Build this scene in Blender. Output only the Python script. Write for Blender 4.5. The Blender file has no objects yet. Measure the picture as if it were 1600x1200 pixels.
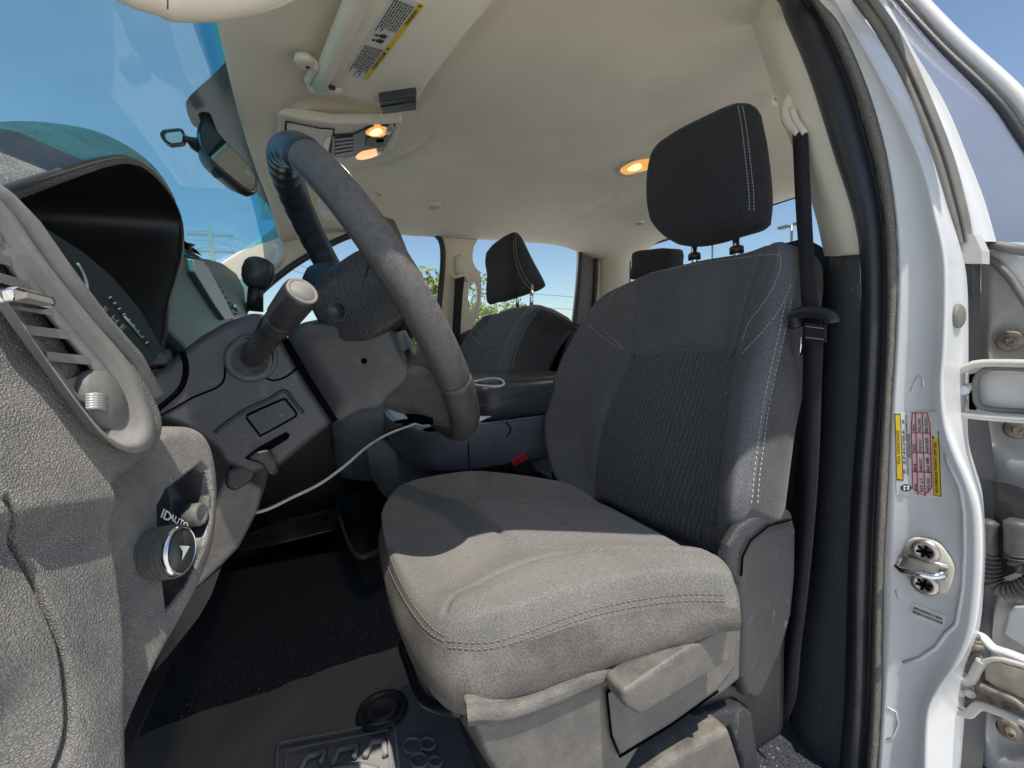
import bpy, bmesh, math, random
from mathutils import Vector, Matrix, noise
from mathutils.bvhtree import BVHTree
random.seed(7)
SC = bpy.context.scene
COL = SC.collection
EYE = Vector((0, 0, 1.55))
YAW, PIT, ROL, FPX = math.radians(25), math.radians(5.5), 0.05, 680.0
FW = Vector((math.sin(YAW)*math.cos(PIT), math.cos(YAW)*math.cos(PIT), -math.sin(PIT)))
_r = Vector((math.cos(YAW), -math.sin(YAW), 0)); _u = _r.cross(FW)
RT = _r*math.cos(ROL) - _u*math.sin(ROL)
UP = _u*math.cos(ROL) + _r*math.sin(ROL)

# ---------------------------------------------------------------- measuring helpers
def ray(px, py):
    return FW + RT*((px-800)/FPX) - UP*((py-600)/FPX)
def T(px, py, X=None, Y=None, z=None):
    """point of the photo's sight line on a plane of the truck (cab coordinates, z from eye height)"""
    r = ray(px, py)
    t = X/r.x if X is not None else Y/r.y if Y is not None else z/r.z
    return EYE + r*t
def TP(px, py, plane):
    """plane = (point, normal) in world coordinates"""
    r = ray(px, py); p, n = plane
    return EYE + r*((p-EYE).dot(n)/r.dot(n))
def V(x, y, z): return Vector((x, y, z+1.55))
def plane_x(x0, z0, slope, sy=0.0):
    """plane X = x0 + slope*(z-z0) + sy*Y"""
    n = Vector((-1, sy, slope)).normalized()
    return (V(x0, 0, z0), n)
def proj(v):
    w = v-EYE; d = w.dot(FW)
    return 800+FPX*w.dot(RT)/d, 600-FPX*w.dot(UP)/d
def cr(p0, p1, p2, p3, t):
    return 0.5*((2*p1)+(-p0+p2)*t+(2*p0-5*p1+4*p2-p3)*t*t+(-p0+3*p1-3*p2+p3)*t**3)
def resample(pts, n, smooth=True):
    """n points evenly spaced along the polyline (Catmull-Rom when smooth)"""
    pts = [Vector(p) for p in pts]
    if smooth and len(pts) > 2:
        d = []
        P = [2*pts[0]-pts[1]]+pts+[2*pts[-1]-pts[-2]]
        for i in range(1, len(P)-2):
            for k in range(8): d.append(cr(P[i-1], P[i], P[i+1], P[i+2], k/8))
        d.append(pts[-1])
    else: d = pts
    L = [0]
    for a, b in zip(d, d[1:]): L.append(L[-1]+(b-a).length)
    out = []; j = 0
    for i in range(n):
        s = L[-1]*i/(n-1)
        while j < len(d)-2 and L[j+1] < s: j += 1
        seg = L[j+1]-L[j]
        out.append(d[j].lerp(d[j+1], 0 if seg == 0 else min(1, (s-L[j])/seg)))
    return out
def smoothloop(pts, n):
    """closed smooth loop"""
    pts = [Vector(p) for p in pts]; m = len(pts); d = []
    for i in range(m):
        for k in range(8): d.append(cr(pts[i-1], pts[i], pts[(i+1) % m], pts[(i+2) % m], k/8))
    d.append(d[0]); return resample(d, n+1, False)[:-1]
def segdist(p, poly):
    best = 1e9
    for a, b in zip(poly, poly[1:]):
        ab = b-a; t = max(0, min(1, (p-a).dot(ab)/max(ab.length_squared, 1e-9)))
        best = min(best, (p-(a+ab*t)).length)
    return best
def inside(p, poly):
    c = False; n = len(poly); j = n-1
    for i in range(n):
        xi, yi = poly[i]; xj, yj = poly[j]
        if (yi > p[1]) != (yj > p[1]) and p[0] < (xj-xi)*(p[1]-yi)/(yj-yi)+xi: c = not c
        j = i
    return c
def sst(t): t = max(0, min(1, t)); return t*t*(3-2*t)

# ---------------------------------------------------------------- object helpers
def tag(o, label=None, cat=None, group=None, kind=None):
    if label: o['label'] = label
    if cat: o['category'] = cat
    if group: o['group'] = group
    if kind: o['kind'] = kind
    return o
def thing(name, loc, label, cat, group=None):
    o = bpy.data.objects.new(name, None); COL.objects.link(o); o.location = loc; o.empty_display_size = .05
    return tag(o, label, cat, group)
def rootloc(p):
    m = Matrix.Identity(4)
    while p is not None:
        m = Matrix.Translation(p.location) @ m; p = p.parent
        if p is not None and p.type == 'MESH': break
    return m
def put(name, verts, faces, mat, parent=None, smooth=True, mats=None, fmat=None):
    me = bpy.data.meshes.new(name)
    me.from_pydata([tuple(v) for v in verts], [], faces)
    for m in (mats or [mat]): me.materials.append(m)
    if fmat and len(fmat) == len(me.polygons): me.polygons.foreach_set('material_index', fmat)
    me.validate(); me.update()
    me.polygons.foreach_set('use_smooth', [smooth]*len(me.polygons))
    bm = bmesh.new(); bm.from_mesh(me); bmesh.ops.recalc_face_normals(bm, faces=bm.faces); bm.to_mesh(me); bm.free()
    o = bpy.data.objects.new(name, me); COL.objects.link(o)
    if parent is not None:
        o.parent = parent
        o.matrix_parent_inverse = world(parent).inverted()
    return o
def world(o):
    m = Matrix.Translation(o.location) if o.type == 'EMPTY' else Matrix.Identity(4)
    if o.type == 'EMPTY' and o.rotation_euler.z: m = m @ Matrix.Rotation(o.rotation_euler.z, 4, 'Z')
    return m
def mod(o, kind, **k):
    m = o.modifiers.new(kind.title(), kind)
    for a, b in k.items(): setattr(m, a, b)
    return m
def bevel(o, w, seg=3, ang=35):
    mod(o, 'BEVEL', width=w, segments=seg, limit_method='ANGLE', angle_limit=math.radians(ang))
    m = mod(o, 'WEIGHTED_NORMAL'); m.keep_sharp = True
    return o
def subs(o, n=2):
    mod(o, 'SUBSURF', levels=n, render_levels=n); return o

class MB:
    """collects pieces into one mesh"""
    def __init__(s): s.v = []; s.f = []; s.m = []
    def add(s, vs, fs, mi=0):
        k = len(s.v); s.v += [Vector(v) for v in vs]; s.f += [tuple(i+k for i in f) for f in fs]; s.m += [mi]*len(fs)
    def quad(s, a, b, c, d, mi=0): s.add([a, b, c, d], [(0, 1, 2, 3)], mi)
    def poly(s, pts, mi=0): s.add(pts, [tuple(range(len(pts)))], mi)
    def grid(s, rows, closed=False, mi=0):
        n = len(rows[0]); vs = [p for r in rows for p in r]; fs = []
        for i in range(len(rows)-1):
            for j in range(n if closed else n-1):
                a = i*n+j; b = i*n+(j+1) % n
                fs.append((a, b, b+n, a+n))
        s.add(vs, fs, mi)
    def loft(s, rings, cap=True, mi=0):
        n = len(rings[0]); k = len(s.v); s.grid(rings, True, mi)
        if cap:
            s.f.append(tuple(k+i for i in range(n-1, -1, -1))); s.m.append(mi)
            s.f.append(tuple(k+(len(rings)-1)*n+i for i in range(n))); s.m.append(mi)
    def prism(s, pts, off, mi=0):
        s.loft([[Vector(p) for p in pts], [Vector(p)+off for p in pts]], True, mi)
    def box(s, c, ax, ay, az, mi=0):
        """centre + three half-axis vectors"""
        c = Vector(c); vs = [c+ax*i+ay*j+az*k for i in (-1, 1) for j in (-1, 1) for k in (-1, 1)]
        s.add(vs, [(0, 1, 3, 2), (4, 6, 7, 5), (0, 4, 5, 1), (2, 3, 7, 6), (0, 2, 6, 4), (1, 5, 7, 3)], mi)
    def tube(s, pts, r, n=12, closed=False, cap=True, flat=1.0, up=None, mi=0):
        pts = [Vector(p) for p in pts]; m = len(pts); rs = r if isinstance(r, (list, tuple)) else [r]*m
        tg = []
        for i in range(m):
            a = pts[(i-1) % m] if (closed or i > 0) else pts[i]
            b = pts[(i+1) % m] if (closed or i < m-1) else pts[i]
            tg.append((b-a).normalized())
        if up is None:
            up = Vector((0, 0, 1)) if abs(tg[0].z) < .9 else Vector((1, 0, 0)); fixed = False
        else: up = Vector(up); fixed = True
        rings = []; u = up
        for i in range(m):
            if fixed: u = up
            u = (u-tg[i]*u.dot(tg[i])).normalized(); w = tg[i].cross(u)
            rings.append([pts[i]+(u*math.cos(2*math.pi*k/n)+w*math.sin(2*math.pi*k/n)*flat)*rs[i] for k in range(n)])
        if closed: rings.append(rings[0]); s.grid(rings, True, mi)
        else: s.loft(rings, cap, mi)
    def disc(s, c, nrm, prof, n=24, up=None, mi=0, sx=1.0):
        """lathe: prof = [(radius, height along nrm)]"""
        nrm = Vector(nrm).normalized(); a = (up and Vector(up)) or (Vector((0, 0, 1)) if abs(nrm.z) < .9 else Vector((1, 0, 0)))
        a = (a-nrm*a.dot(nrm)).normalized(); b = nrm.cross(a); c = Vector(c)
        s.loft([[c+nrm*h+(a*math.cos(2*math.pi*k/n)+b*math.sin(2*math.pi*k/n)*sx)*max(r, 1e-5) for k in range(n)] for r, h in prof], True, mi)
    def build(s, name, mat, parent=None, smooth=True, mats=None):
        return put(name, s.v, s.f, mat, parent, smooth, mats, s.m if mats else None)

def strip(name, lines, n, mat, parent, mb=None, thick=None):
    """surface through several 3-D polylines"""
    m = mb or MB(); m.grid([resample(l, n) for l in lines])
    if mb: return None
    o = m.build(name, mat, parent)
    if thick: mod(o, 'SOLIDIFY', thickness=thick, offset=0)
    return o
def plate(name, outer, holes, mat, parent, thick=.02, off=0):
    """flat or nearly flat sheet with holes (3-D loops)"""
    bm = bmesh.new()
    for loop in [outer]+holes:
        vs = [bm.verts.new(v) for v in loop]
        for i in range(len(vs)): bm.edges.new((vs[i], vs[(i+1) % len(vs)]))
    bmesh.ops.triangle_fill(bm, use_beauty=True, use_dissolve=False, edges=bm.edges[:])
    vs = [v.co.copy() for v in bm.verts]; bm.verts.index_update()
    fs = [tuple(v.index for v in f.verts) for f in bm.faces]; bm.free()
    o = put(name, vs, fs, mat, parent, False)
    mod(o, 'SOLIDIFY', thickness=thick, offset=off)
    return o
def coons(b, t, l, r, nu, nv):
    """grid from four boundary curves (lists of 3-D points)"""
    B = resample(b, nu); Tt = resample(t, nu); L = resample(l, nv); R = resample(r, nv); g = []
    for j in range(nv):
        v = j/(nv-1); row = []
        for i in range(nu):
            u = i/(nu-1)
            row.append(B[i]*(1-v)+Tt[i]*v+L[j]*(1-u)+R[j]*u-(B[0]*(1-u)*(1-v)+B[-1]*u*(1-v)+Tt[0]*(1-u)*v+Tt[-1]*u*v))
        g.append(row)
    return g
def pad(name, plane, b, t, l, r, parent, mats, nu=60, nv=60, rnd=.02, crown=.0, disp=None, grooves=(), skirt=((.03, .008), (.07, .004), (.09, -.03)), regions=(), sk=None):
    """upholstered block. Boundary curves are traced on `plane`; the face is puffed along the plane normal, creased along
    the seam lines, and skirts carry it back. regions: [(polygon, material index)]"""
    P = lambda c: [TP(x, y, plane) for x, y in c]
    g = coons(P(b), P(t), P(l), P(r), nu, nv); n = plane[1]
    if n.dot(EYE-g[nv//2][nu//2]) < 0: n = -n
    W = (g[nv//2][-1]-g[nv//2][0]).length; H = (g[-1][nu//2]-g[0][nu//2]).length
    gr = [([Vector(q) for q in resample([Vector((x, y, 0)) for x, y in pl], 24)], w, d) for pl, w, d in grooves]
    pxs = []
    rows = []
    for j in range(nv):
        v = j/(nv-1); row = []
        for i in range(nu):
            u = i/(nu-1); p = g[j][i]; x, y = proj(p); q = Vector((x, y, 0)); pxs.append((x, y))
            eu = min(u, 1-u)*W; ev = min(v, 1-v)*H
            h = crown*(1-(2*u-1)**2)*(1-(2*v-1)**2)
            e = math.hypot(max(0, 1-eu/rnd), max(0, 1-ev/rnd))
            h -= rnd*(1-math.sqrt(max(0, 1-min(1, e)**2)))*.8
            if disp: h += disp(u, v, p)
            for pl, w, d in gr:
                ds = segdist(q, pl)
                if ds < w*3: h -= d*math.exp(-(ds/w)**2)
            h += .0012*noise.noise(p*18)
            row.append(p+n*h)
        rows.append(row)
    V_ = [p for r_ in rows for p in r_]; F = []; M = []
    for j in range(nv-1):
        for i in range(nu-1):
            a = j*nu+i; F.append((a, a+1, a+1+nu, a+nu))
            c = ((pxs[a][0]+pxs[a+nu+1][0])/2, (pxs[a][1]+pxs[a+nu+1][1])/2); mi = 0
            for poly, k in regions:
                if inside(c, poly): mi = k
            M.append(mi)
    loop = [i for i in range(nu)]+[j*nu+nu-1 for j in range(1, nv)]+[(nv-1)*nu+i for i in range(nu-2, -1, -1)]+[j*nu for j in range(nv-2, 0, -1)]
    cen = sum((V_[i] for i in loop), Vector())/len(loop); m = len(loop)
    base = [V_[i].copy() for i in loop]; prev = loop
    outd = []
    for k in range(m):
        tg = base[(k+6) % m]-base[k-6]; o = tg.cross(n)
        o = o-n*o.dot(n); o.normalize()
        if o.dot(base[k]-cen) < 0: o = -o
        outd.append(o)
    for d, gdist in skirt:
        cur = []
        for k in range(m):
            f_ = sk(*proj(base[k])) if sk else 1.0; V_.append(base[k]-n*d*f_+outd[k]*(gdist*f_ if gdist > 0 else gdist)+Vector((1, 1, 1))*0.001*noise.noise(base[k]*20+Vector((d*90, 0, 0)))); cur.append(len(V_)-1)
        for k in range(m): F.append((prev[k], prev[(k+1) % m], cur[(k+1) % m], cur[k])); M.append(len(mats)-1)
        prev = cur
    F.append(tuple(prev)); M.append(len(mats)-1)
    o = put(name, V_, F, mats[0], parent, True, mats, M)
    return o
def bvh(o):
    me = o.data
    return BVHTree.FromPolygons([v.co.copy() for v in me.vertices], [tuple(p.vertices) for p in me.polygons])
def hit(tree, px, py):
    r = ray(px, py).normalized(); loc, n, i, d = tree.ray_cast(EYE, r)
    if loc is None: return None
    if n.dot(r) > 0: n = -n
    return loc, n
def stitches(o, tree, poly, mat, name='stitching', step=.0045, ln=.003, r=.0005, lift=.0004):
    """a row of separate thread stitches sewn along a seam"""
    pts = resample([Vector((x, y, 0)) for x, y in poly], 220); P = []
    for p in pts:
        h = hit(tree, p.x, p.y)
        if h: P.append(h[0]+h[1]*lift)
    if len(P) < 3: return
    L = sum((b-a).length for a, b in zip(P, P[1:])); n = max(3, int(L/step)); Q = resample(P, n*3, False); m = MB()
    for k in range(n-1):
        m.tube([Q[3*k], Q[3*k+1], Q[3*k+2]], r, n=5)
    return m.build(name, mat, o)
def text(s, size, origin, xd, yd, mat, parent, name='lettering', mb=None, mi=0, bold=False, lift=.0003, center=False):
    cu = bpy.data.curves.new('t', 'FONT'); cu.body = s; cu.size = size; cu.resolution_u = 3
    if bold: cu.offset = size*.018
    if center: cu.align_x = 'CENTER'
    ob = bpy.data.objects.new('t', cu); COL.objects.link(ob)
    bpy.context.view_layer.update()
    me = bpy.data.meshes.new_from_object(ob.evaluated_get(bpy.context.evaluated_depsgraph_get()))
    bpy.data.objects.remove(ob); bpy.data.curves.remove(cu)
    xd = Vector(xd).normalized(); yd = Vector(yd); yd = (yd-xd*yd.dot(xd)).normalized(); n = xd.cross(yd)
    if n.dot(EYE-Vector(origin)) < 0: n = -n
    vs = [Vector(origin)+xd*v.co.x+yd*v.co.y+n*lift for v in me.vertices]; fs = [tuple(p.vertices) for p in me.polygons]
    bpy.data.meshes.remove(me)
    if mb is not None: mb.add(vs, fs, mi); return
    return put(name, vs, fs, mat, parent, False)

# ---------------------------------------------------------------- materials
def nodes(name):
    m = bpy.data.materials.new(name); m.use_nodes = True; nt = m.node_tree; nt.nodes.clear()
    out = nt.nodes.new('ShaderNodeOutputMaterial'); return m, nt, out
def N(nt, t, **k):
    n = nt.nodes.new(t)
    for a, b in k.items():
        if a in n.inputs: n.inputs[a].default_value = b
        else: setattr(n, a, b)
    return n
def mat(name, col, rough=.6, metal=0, spec=.5, grain=None, mottle=None, dust=None, ribs=None, scratch=None, sheen=0, coat=0, emit=None, speck=None, dots=None):
    """grain=(kind, scale, strength, distance) bump; mottle=(scale, amount); dust=(colour, scale, lo, hi)"""
    m, nt, out = nodes(name); L = nt.links.new
    b = N(nt, 'ShaderNodeBsdfPrincipled'); L(b.outputs[0], out.inputs[0])
    b.inputs['Roughness'].default_value = rough; b.inputs['Metallic'].default_value = metal
    b.inputs['Specular IOR Level'].default_value = spec
    if sheen: b.inputs['Sheen Weight'].default_value = sheen; b.inputs['Sheen Roughness'].default_value = .5
    if coat: b.inputs['Coat Weight'].default_value = coat; b.inputs['Coat Roughness'].default_value = .08
    if emit: b.inputs['Emission Color'].default_value = (*emit[0], 1); b.inputs['Emission Strength'].default_value = emit[1]
    tc = N(nt, 'ShaderNodeTexCoord'); c = N(nt, 'ShaderNodeRGB'); c.outputs[0].default_value = (*col, 1); cur = c.outputs[0]
    rsock = None
    def mix(fac, a, bcol, kind='MIX'):
        x = N(nt, 'ShaderNodeMix', data_type='RGBA', blend_type=kind)
        if isinstance(fac, (int, float)): x.inputs[0].default_value = fac
        else: L(fac, x.inputs[0])
        L(a, x.inputs[6])
        if isinstance(bcol, tuple): x.inputs[7].default_value = bcol
        else: L(bcol, x.inputs[7])
        return x.outputs[2]
    if mottle:
        t = N(nt, 'ShaderNodeTexNoise', Scale=mottle[0], Detail=5.0, Roughness=.6); L(tc.outputs['Object'], t.inputs['Vector'])
        r = N(nt, 'ShaderNodeMapRange'); L(t.outputs[0], r.inputs[0]); r.inputs[1].default_value = .3; r.inputs[2].default_value = .7
        r.inputs[3].default_value = 1-mottle[1]; r.inputs[4].default_value = 1+mottle[1]
        cc = N(nt, 'ShaderNodeCombineColor'); [L(r.outputs[0], cc.inputs[i]) for i in range(3)]
        cur = mix(1.0, cur, cc.outputs[0], 'MULTIPLY')
    if speck:
        t = N(nt, 'ShaderNodeTexNoise', Scale=speck[0], Detail=2.0); L(tc.outputs['Object'], t.inputs['Vector'])
        r = N(nt, 'ShaderNodeMapRange'); L(t.outputs[0], r.inputs[0]); r.inputs[1].default_value = .35; r.inputs[2].default_value = .65
        r.inputs[3].default_value = 1-speck[1]; r.inputs[4].default_value = 1+speck[1]
        cc = N(nt, 'ShaderNodeCombineColor'); [L(r.outputs[0], cc.inputs[i]) for i in range(3)]
        cur = mix(1.0, cur, cc.outputs[0], 'MULTIPLY')
    if ribs:
        w = N(nt, 'ShaderNodeTexWave', Scale=ribs[0], Distortion=ribs[3] if len(ribs) > 3 else 1.2); w.bands_direction = 'Y'
        w.inputs['Detail Scale'].default_value = 3.0
        L(tc.outputs['Object'], w.inputs['Vector'])
        nz = N(nt, 'ShaderNodeTexNoise', Scale=130.0); L(tc.outputs['Object'], nz.inputs['Vector'])
        mu = N(nt, 'ShaderNodeMath', operation='MULTIPLY'); L(w.outputs[1], mu.inputs[0]); L(nz.outputs[0], mu.inputs[1])
        r = N(nt, 'ShaderNodeMapRange'); L(mu.outputs[0], r.inputs[0]); r.inputs[1].default_value = .0; r.inputs[2].default_value = .5
        r.inputs[3].default_value = 1-ribs[1]; r.inputs[4].default_value = 1+ribs[1]
        cc = N(nt, 'ShaderNodeCombineColor'); [L(r.outputs[0], cc.inputs[i]) for i in range(3)]
        cur = mix(1.0, cur, cc.outputs[0], 'MULTIPLY')
    if dust:
        t = N(nt, 'ShaderNodeTexNoise', Scale=dust[1], Detail=7.0, Roughness=.65); L(tc.outputs['Object'], t.inputs['Vector'])
        r = N(nt, 'ShaderNodeMapRange'); L(t.outputs[0], r.inputs[0]); r.inputs[1].default_value = dust[2]; r.inputs[2].default_value = dust[3]
        ge = N(nt, 'ShaderNodeNewGeometry'); sx = N(nt, 'ShaderNodeSeparateXYZ'); L(ge.outputs['Normal'], sx.inputs[0])
        up = N(nt, 'ShaderNodeMapRange'); L(sx.outputs[2], up.inputs[0]); up.inputs[1].default_value = -.5; up.inputs[2].default_value = .6; up.inputs[3].default_value = .35
        mu = N(nt, 'ShaderNodeMath', operation='MULTIPLY'); L(r.outputs[0], mu.inputs[0]); L(up.outputs[0], mu.inputs[1])
        cur = mix(mu.outputs[0], cur, (*dust[0], 1))
        rr = N(nt, 'ShaderNodeMapRange'); L(mu.outputs[0], rr.inputs[0]); rr.inputs[3].default_value = rough; rr.inputs[4].default_value = .9; L(rr.outputs[0], b.inputs['Roughness'])
    if scratch:
        mp = N(nt, 'ShaderNodeMapping'); mp.inputs['Scale'].default_value = scratch[1]; mp.inputs['Rotation'].default_value = (.5, .3, .8); L(tc.outputs['Object'], mp.inputs[0])
        t = N(nt, 'ShaderNodeTexNoise', Scale=scratch[0], Detail=6.0, Roughness=.7, Distortion=1.5); L(mp.outputs[0], t.inputs['Vector'])
        r = N(nt, 'ShaderNodeMapRange'); L(t.outputs[0], r.inputs[0]); r.inputs[1].default_value = .6; r.inputs[2].default_value = .72; r.inputs[4].default_value = scratch[3]
        cur = mix(r.outputs[0], cur, (*scratch[2], 1))
    L(cur, b.inputs['Base Color'])
    bn = None
    def bump(h, st, di):
        nonlocal bn
        x = N(nt, 'ShaderNodeBump'); x.inputs['Strength'].default_value = st; x.inputs['Distance'].default_value = di; L(h, x.inputs['Height'])
        if bn: L(bn, x.inputs['Normal'])
        bn = x.outputs[0]
    if grain:
        k, s, st, di = grain
        if k == 'leather':
            nz = N(nt, 'ShaderNodeTexNoise', Scale=s*.6, Detail=2.0); L(tc.outputs['Object'], nz.inputs['Vector'])
            ad = N(nt, 'ShaderNodeMix', data_type='VECTOR'); ad.inputs[0].default_value = .0010
            L(tc.outputs['Object'], ad.inputs[4]); L(nz.outputs[1], ad.inputs[5])
            v = N(nt, 'ShaderNodeTexVoronoi', feature='DISTANCE_TO_EDGE', Scale=s); L(ad.outputs[1], v.inputs['Vector'])
            r = N(nt, 'ShaderNodeMapRange'); L(v.outputs[0], r.inputs[0]); r.inputs[2].default_value = .28; bump(r.outputs[0], st, di)
            t = N(nt, 'ShaderNodeTexNoise', Scale=s*.25, Detail=3.0); L(tc.outputs['Object'], t.inputs['Vector']); bump(t.outputs[0], st*.5, di)
        elif k == 'cloth':
            t = N(nt, 'ShaderNodeTexNoise', Scale=s, Detail=2.0); L(tc.outputs['Object'], t.inputs['Vector']); bump(t.outputs[0], st, di)
        elif k == 'fine':
            t = N(nt, 'ShaderNodeTexNoise', Scale=s, Detail=4.0, Roughness=.6); L(tc.outputs['Object'], t.inputs['Vector']); bump(t.outputs[0], st, di)
    if dots:
        v = N(nt, 'ShaderNodeTexVoronoi', Scale=dots[0]); v.inputs['Randomness'].default_value = dots[3] if len(dots) > 3 else .15
        mp = N(nt, 'ShaderNodeMapping'); mp.inputs['Rotation'].default_value = (0, .5, 0); L(tc.outputs['Object'], mp.inputs[0]); L(mp.outputs[0], v.inputs['Vector'])
        r = N(nt, 'ShaderNodeMapRange'); L(v.outputs[0], r.inputs[0]); r.inputs[1].default_value = .1; r.inputs[2].default_value = .35; bump(r.outputs[0], dots[1], dots[2])
    if ribs: bump(w.outputs[1], ribs[2], .001)
    if bn: L(bn, b.inputs['Normal'])
    return m
def glass(name, tint, haze=0.0, hazecol=(.6, .75, .9), streak=False, shade=None, gloss=1.0):
    m, nt, out = nodes(name); L = nt.links.new
    tr = N(nt, 'ShaderNodeBsdfTransparent'); tr.inputs[0].default_value = (*tint, 1)
    gl = N(nt, 'ShaderNodeBsdfGlossy'); gl.inputs['Roughness'].default_value = .02
    fr = N(nt, 'ShaderNodeFresnel', IOR=1.45)
    mu = N(nt, 'ShaderNodeMath', operation='MULTIPLY'); L(fr.outputs[0], mu.inputs[0]); mu.inputs[1].default_value = gloss
    mx = N(nt, 'ShaderNodeMixShader'); L(mu.outputs[0], mx.inputs[0]); L(tr.outputs[0], mx.inputs[1]); L(gl.outputs[0], mx.inputs[2]); cur = mx.outputs[0]
    tc = N(nt, 'ShaderNodeTexCoord')
    if shade:   # darker blue-green sun band along the top: (z low, z high, colour)
        sx = N(nt, 'ShaderNodeSeparateXYZ'); L(tc.outputs['Object'], sx.inputs[0])
        r = N(nt, 'ShaderNodeMapRange'); L(sx.outputs[2], r.inputs[0]); r.inputs[1].default_value = shade[0]; r.inputs[2].default_value = shade[1]; r.interpolation_type = 'SMOOTHSTEP'
        x = N(nt, 'ShaderNodeMix', data_type='RGBA'); L(r.outputs[0], x.inputs[0]); x.inputs[6].default_value = (*tint, 1); x.inputs[7].default_value = (*shade[2], 1); L(x.outputs[2], tr.inputs[0])
    if haze:
        df = N(nt, 'ShaderNodeBsdfTranslucent'); df.inputs[0].default_value = (*hazecol, 1)
        d2 = N(nt, 'ShaderNodeBsdfDiffuse'); d2.inputs[0].default_value = (*hazecol, 1)
        ms = N(nt, 'ShaderNodeMixShader'); ms.inputs[0].default_value = .5; L(df.outputs[0], ms.inputs[1]); L(d2.outputs[0], ms.inputs[2])
        m2 = N(nt, 'ShaderNodeMixShader'); L(cur, m2.inputs[1]); L(ms.outputs[0], m2.inputs[2])
        if streak:
            mp = N(nt, 'ShaderNodeMapping'); mp.inputs['Scale'].default_value = (.8, 1.6, 1); mp.inputs['Rotation'].default_value = (.3, .6, .4); L(tc.outputs['Object'], mp.inputs[0])
            t = N(nt, 'ShaderNodeTexNoise', Scale=1.8, Detail=3.0, Distortion=.3); L(mp.outputs[0], t.inputs['Vector'])
            r = N(nt, 'ShaderNodeMapRange'); L(t.outputs[0], r.inputs[0]); r.inputs[1].default_value = .42; r.inputs[2].default_value = .66
            r.inputs[3].default_value = haze*.9; r.inputs[4].default_value = haze*1.15; L(r.outputs[0], m2.inputs[0])
        else: m2.inputs[0].default_value = haze
        cur = m2.outputs[0]
    L(cur, out.inputs[0]); return m

M = {}
DUST = (.36, .335, .295)
M['headliner'] = mat('beige headliner cloth', (.90, .83, .69), .95, spec=.1, grain=('cloth', 900, .35, .001), mottle=(6, .06), sheen=.2)
M['trim'] = mat('beige moulded plastic', (.80, .735, .61), .5, grain=('fine', 500, .12, .001), mottle=(9, .05))
M['dash'] = mat('dusty grey leather-grain plastic', (.13, .13, .13), .40, grain=('leather', 1150, .85, .0004), mottle=(14, .15), dust=(DUST, 26, .33, .68))
M['dashtop'] = mat('grey leather-grain dash top', (.11, .115, .12), .42, grain=('leather', 480, .8, .0009), dust=((.3, .3, .25), 20, .4, .9))
M['bezel'] = mat('dusty satin grey plastic', (.15, .145, .14), .4, grain=('fine', 700, .15, .001), dust=(DUST, 34, .3, .75))
M['black'] = mat('black satin plastic', (.018, .019, .021), .38, grain=('fine', 500, .1, .001), mottle=(12, .2))
M['blackdust'] = mat('dusty black plastic', (.028, .028, .03), .4, grain=('fine', 500, .12, .001), dust=((.2, .18, .15), 30, .5, .95))
M['shroud'] = mat('charcoal column plastic', (.066, .067, .069), .36, grain=('fine', 800, .2, .001), dust=((.25, .22, .18), 60, .55, 1.0), scratch=(40, (1, 1, 6), (.3, .28, .25), .25))
M['void'] = mat('black painted recess shade', (.004, .004, .005), 1.0, spec=0)  # near-black stands in for the shade inside slots, holes and gaps
M['cloth'] = mat('charcoal seat cloth', (.122, .126, .133), .95, spec=.12, grain=('cloth', 900, .6, .001), speck=(1000, .4), mottle=(10, .12), sheen=.04)
M['cushcloth'] = mat('cushion cloth lightened for sun', (.20, .193, .182), .95, spec=.12, grain=('cloth', 1000, .6, .001), speck=(1100, .34), mottle=(9, .10))  # lighter, warmer than the backrest: sunlight partly put into the colour
M['cushside'] = mat('dusty cushion side cloth', (.165, .153, .138), .9, spec=.12, grain=('cloth', 1000, .5, .001), speck=(900, .3), mottle=(18, .28))
M['clothdark'] = mat('black seat cloth', (.034, .036, .04), .95, spec=.12, grain=('cloth', 800, .7, .0012), speck=(800, .4), sheen=.12)
M['clothside'] = mat('smooth dark side cloth', (.075, .072, .072), .85, spec=.2, grain=('cloth', 900, .5, .001), speck=(600, .25), mottle=(16, .2), sheen=.15)
M['insert'] = mat('ribbed seat insert cloth', (.19, .184, .175), .95, spec=.12, grain=('cloth', 1000, .6, .001), speck=(1000, .35), ribs=(50, .14, .18), sheen=.2)
M['insertdark'] = mat('ribbed dark insert cloth', (.092, .095, .101), .95, spec=.12, grain=('cloth', 700, .8, .0015), speck=(700, .45), ribs=(38, .22, .28, 2.0), sheen=.1)
M['blue'] = mat('blue grey seat cloth', (.105, .125, .138), .95, spec=.12, grain=('cloth', 700, .6, .0012), speck=(600, .3), sheen=.2)
M['thread'] = mat('pale grey thread', (.44, .43, .40), .7)
M['threaddark'] = mat('brown grey thread', (.24, .20, .16), .7)
M['seatplastic'] = mat('grey brown seat plastic', (.105, .101, .096), .42, grain=('fine', 450, .35, .0012), dust=((.3, .26, .21), 30, .42, .85), scratch=(60, (1, 1, 8), (.5, .47, .42), .5))
M['seatgrain'] = mat('grained seat shell', (.15, .145, .14), .42, grain=('leather', 700, .8, .0008), dust=((.36, .33, .28), 30, .4, .9))
M['shell'] = mat('dark scuffed seat shell', (.034, .036, .04), .42, grain=('fine', 350, .35, .0012), scratch=(26, (1, 5, 1), (.4, .4, .4), .35), mottle=(15, .25))
M['belt'] = mat('black woven belt', (.026, .024, .03), .7, spec=.25, grain=('fine', 1500, .4, .0006), mottle=(30, .1))
M['wheel'] = mat('dusty pebbled wheel rubber', (.042, .043, .045), .36, grain=('fine', 300, .15, .001), dots=(300, .45, .0006, .1), dust=((.23, .21, .185), 200, .1, .95), coat=.15)
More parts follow.
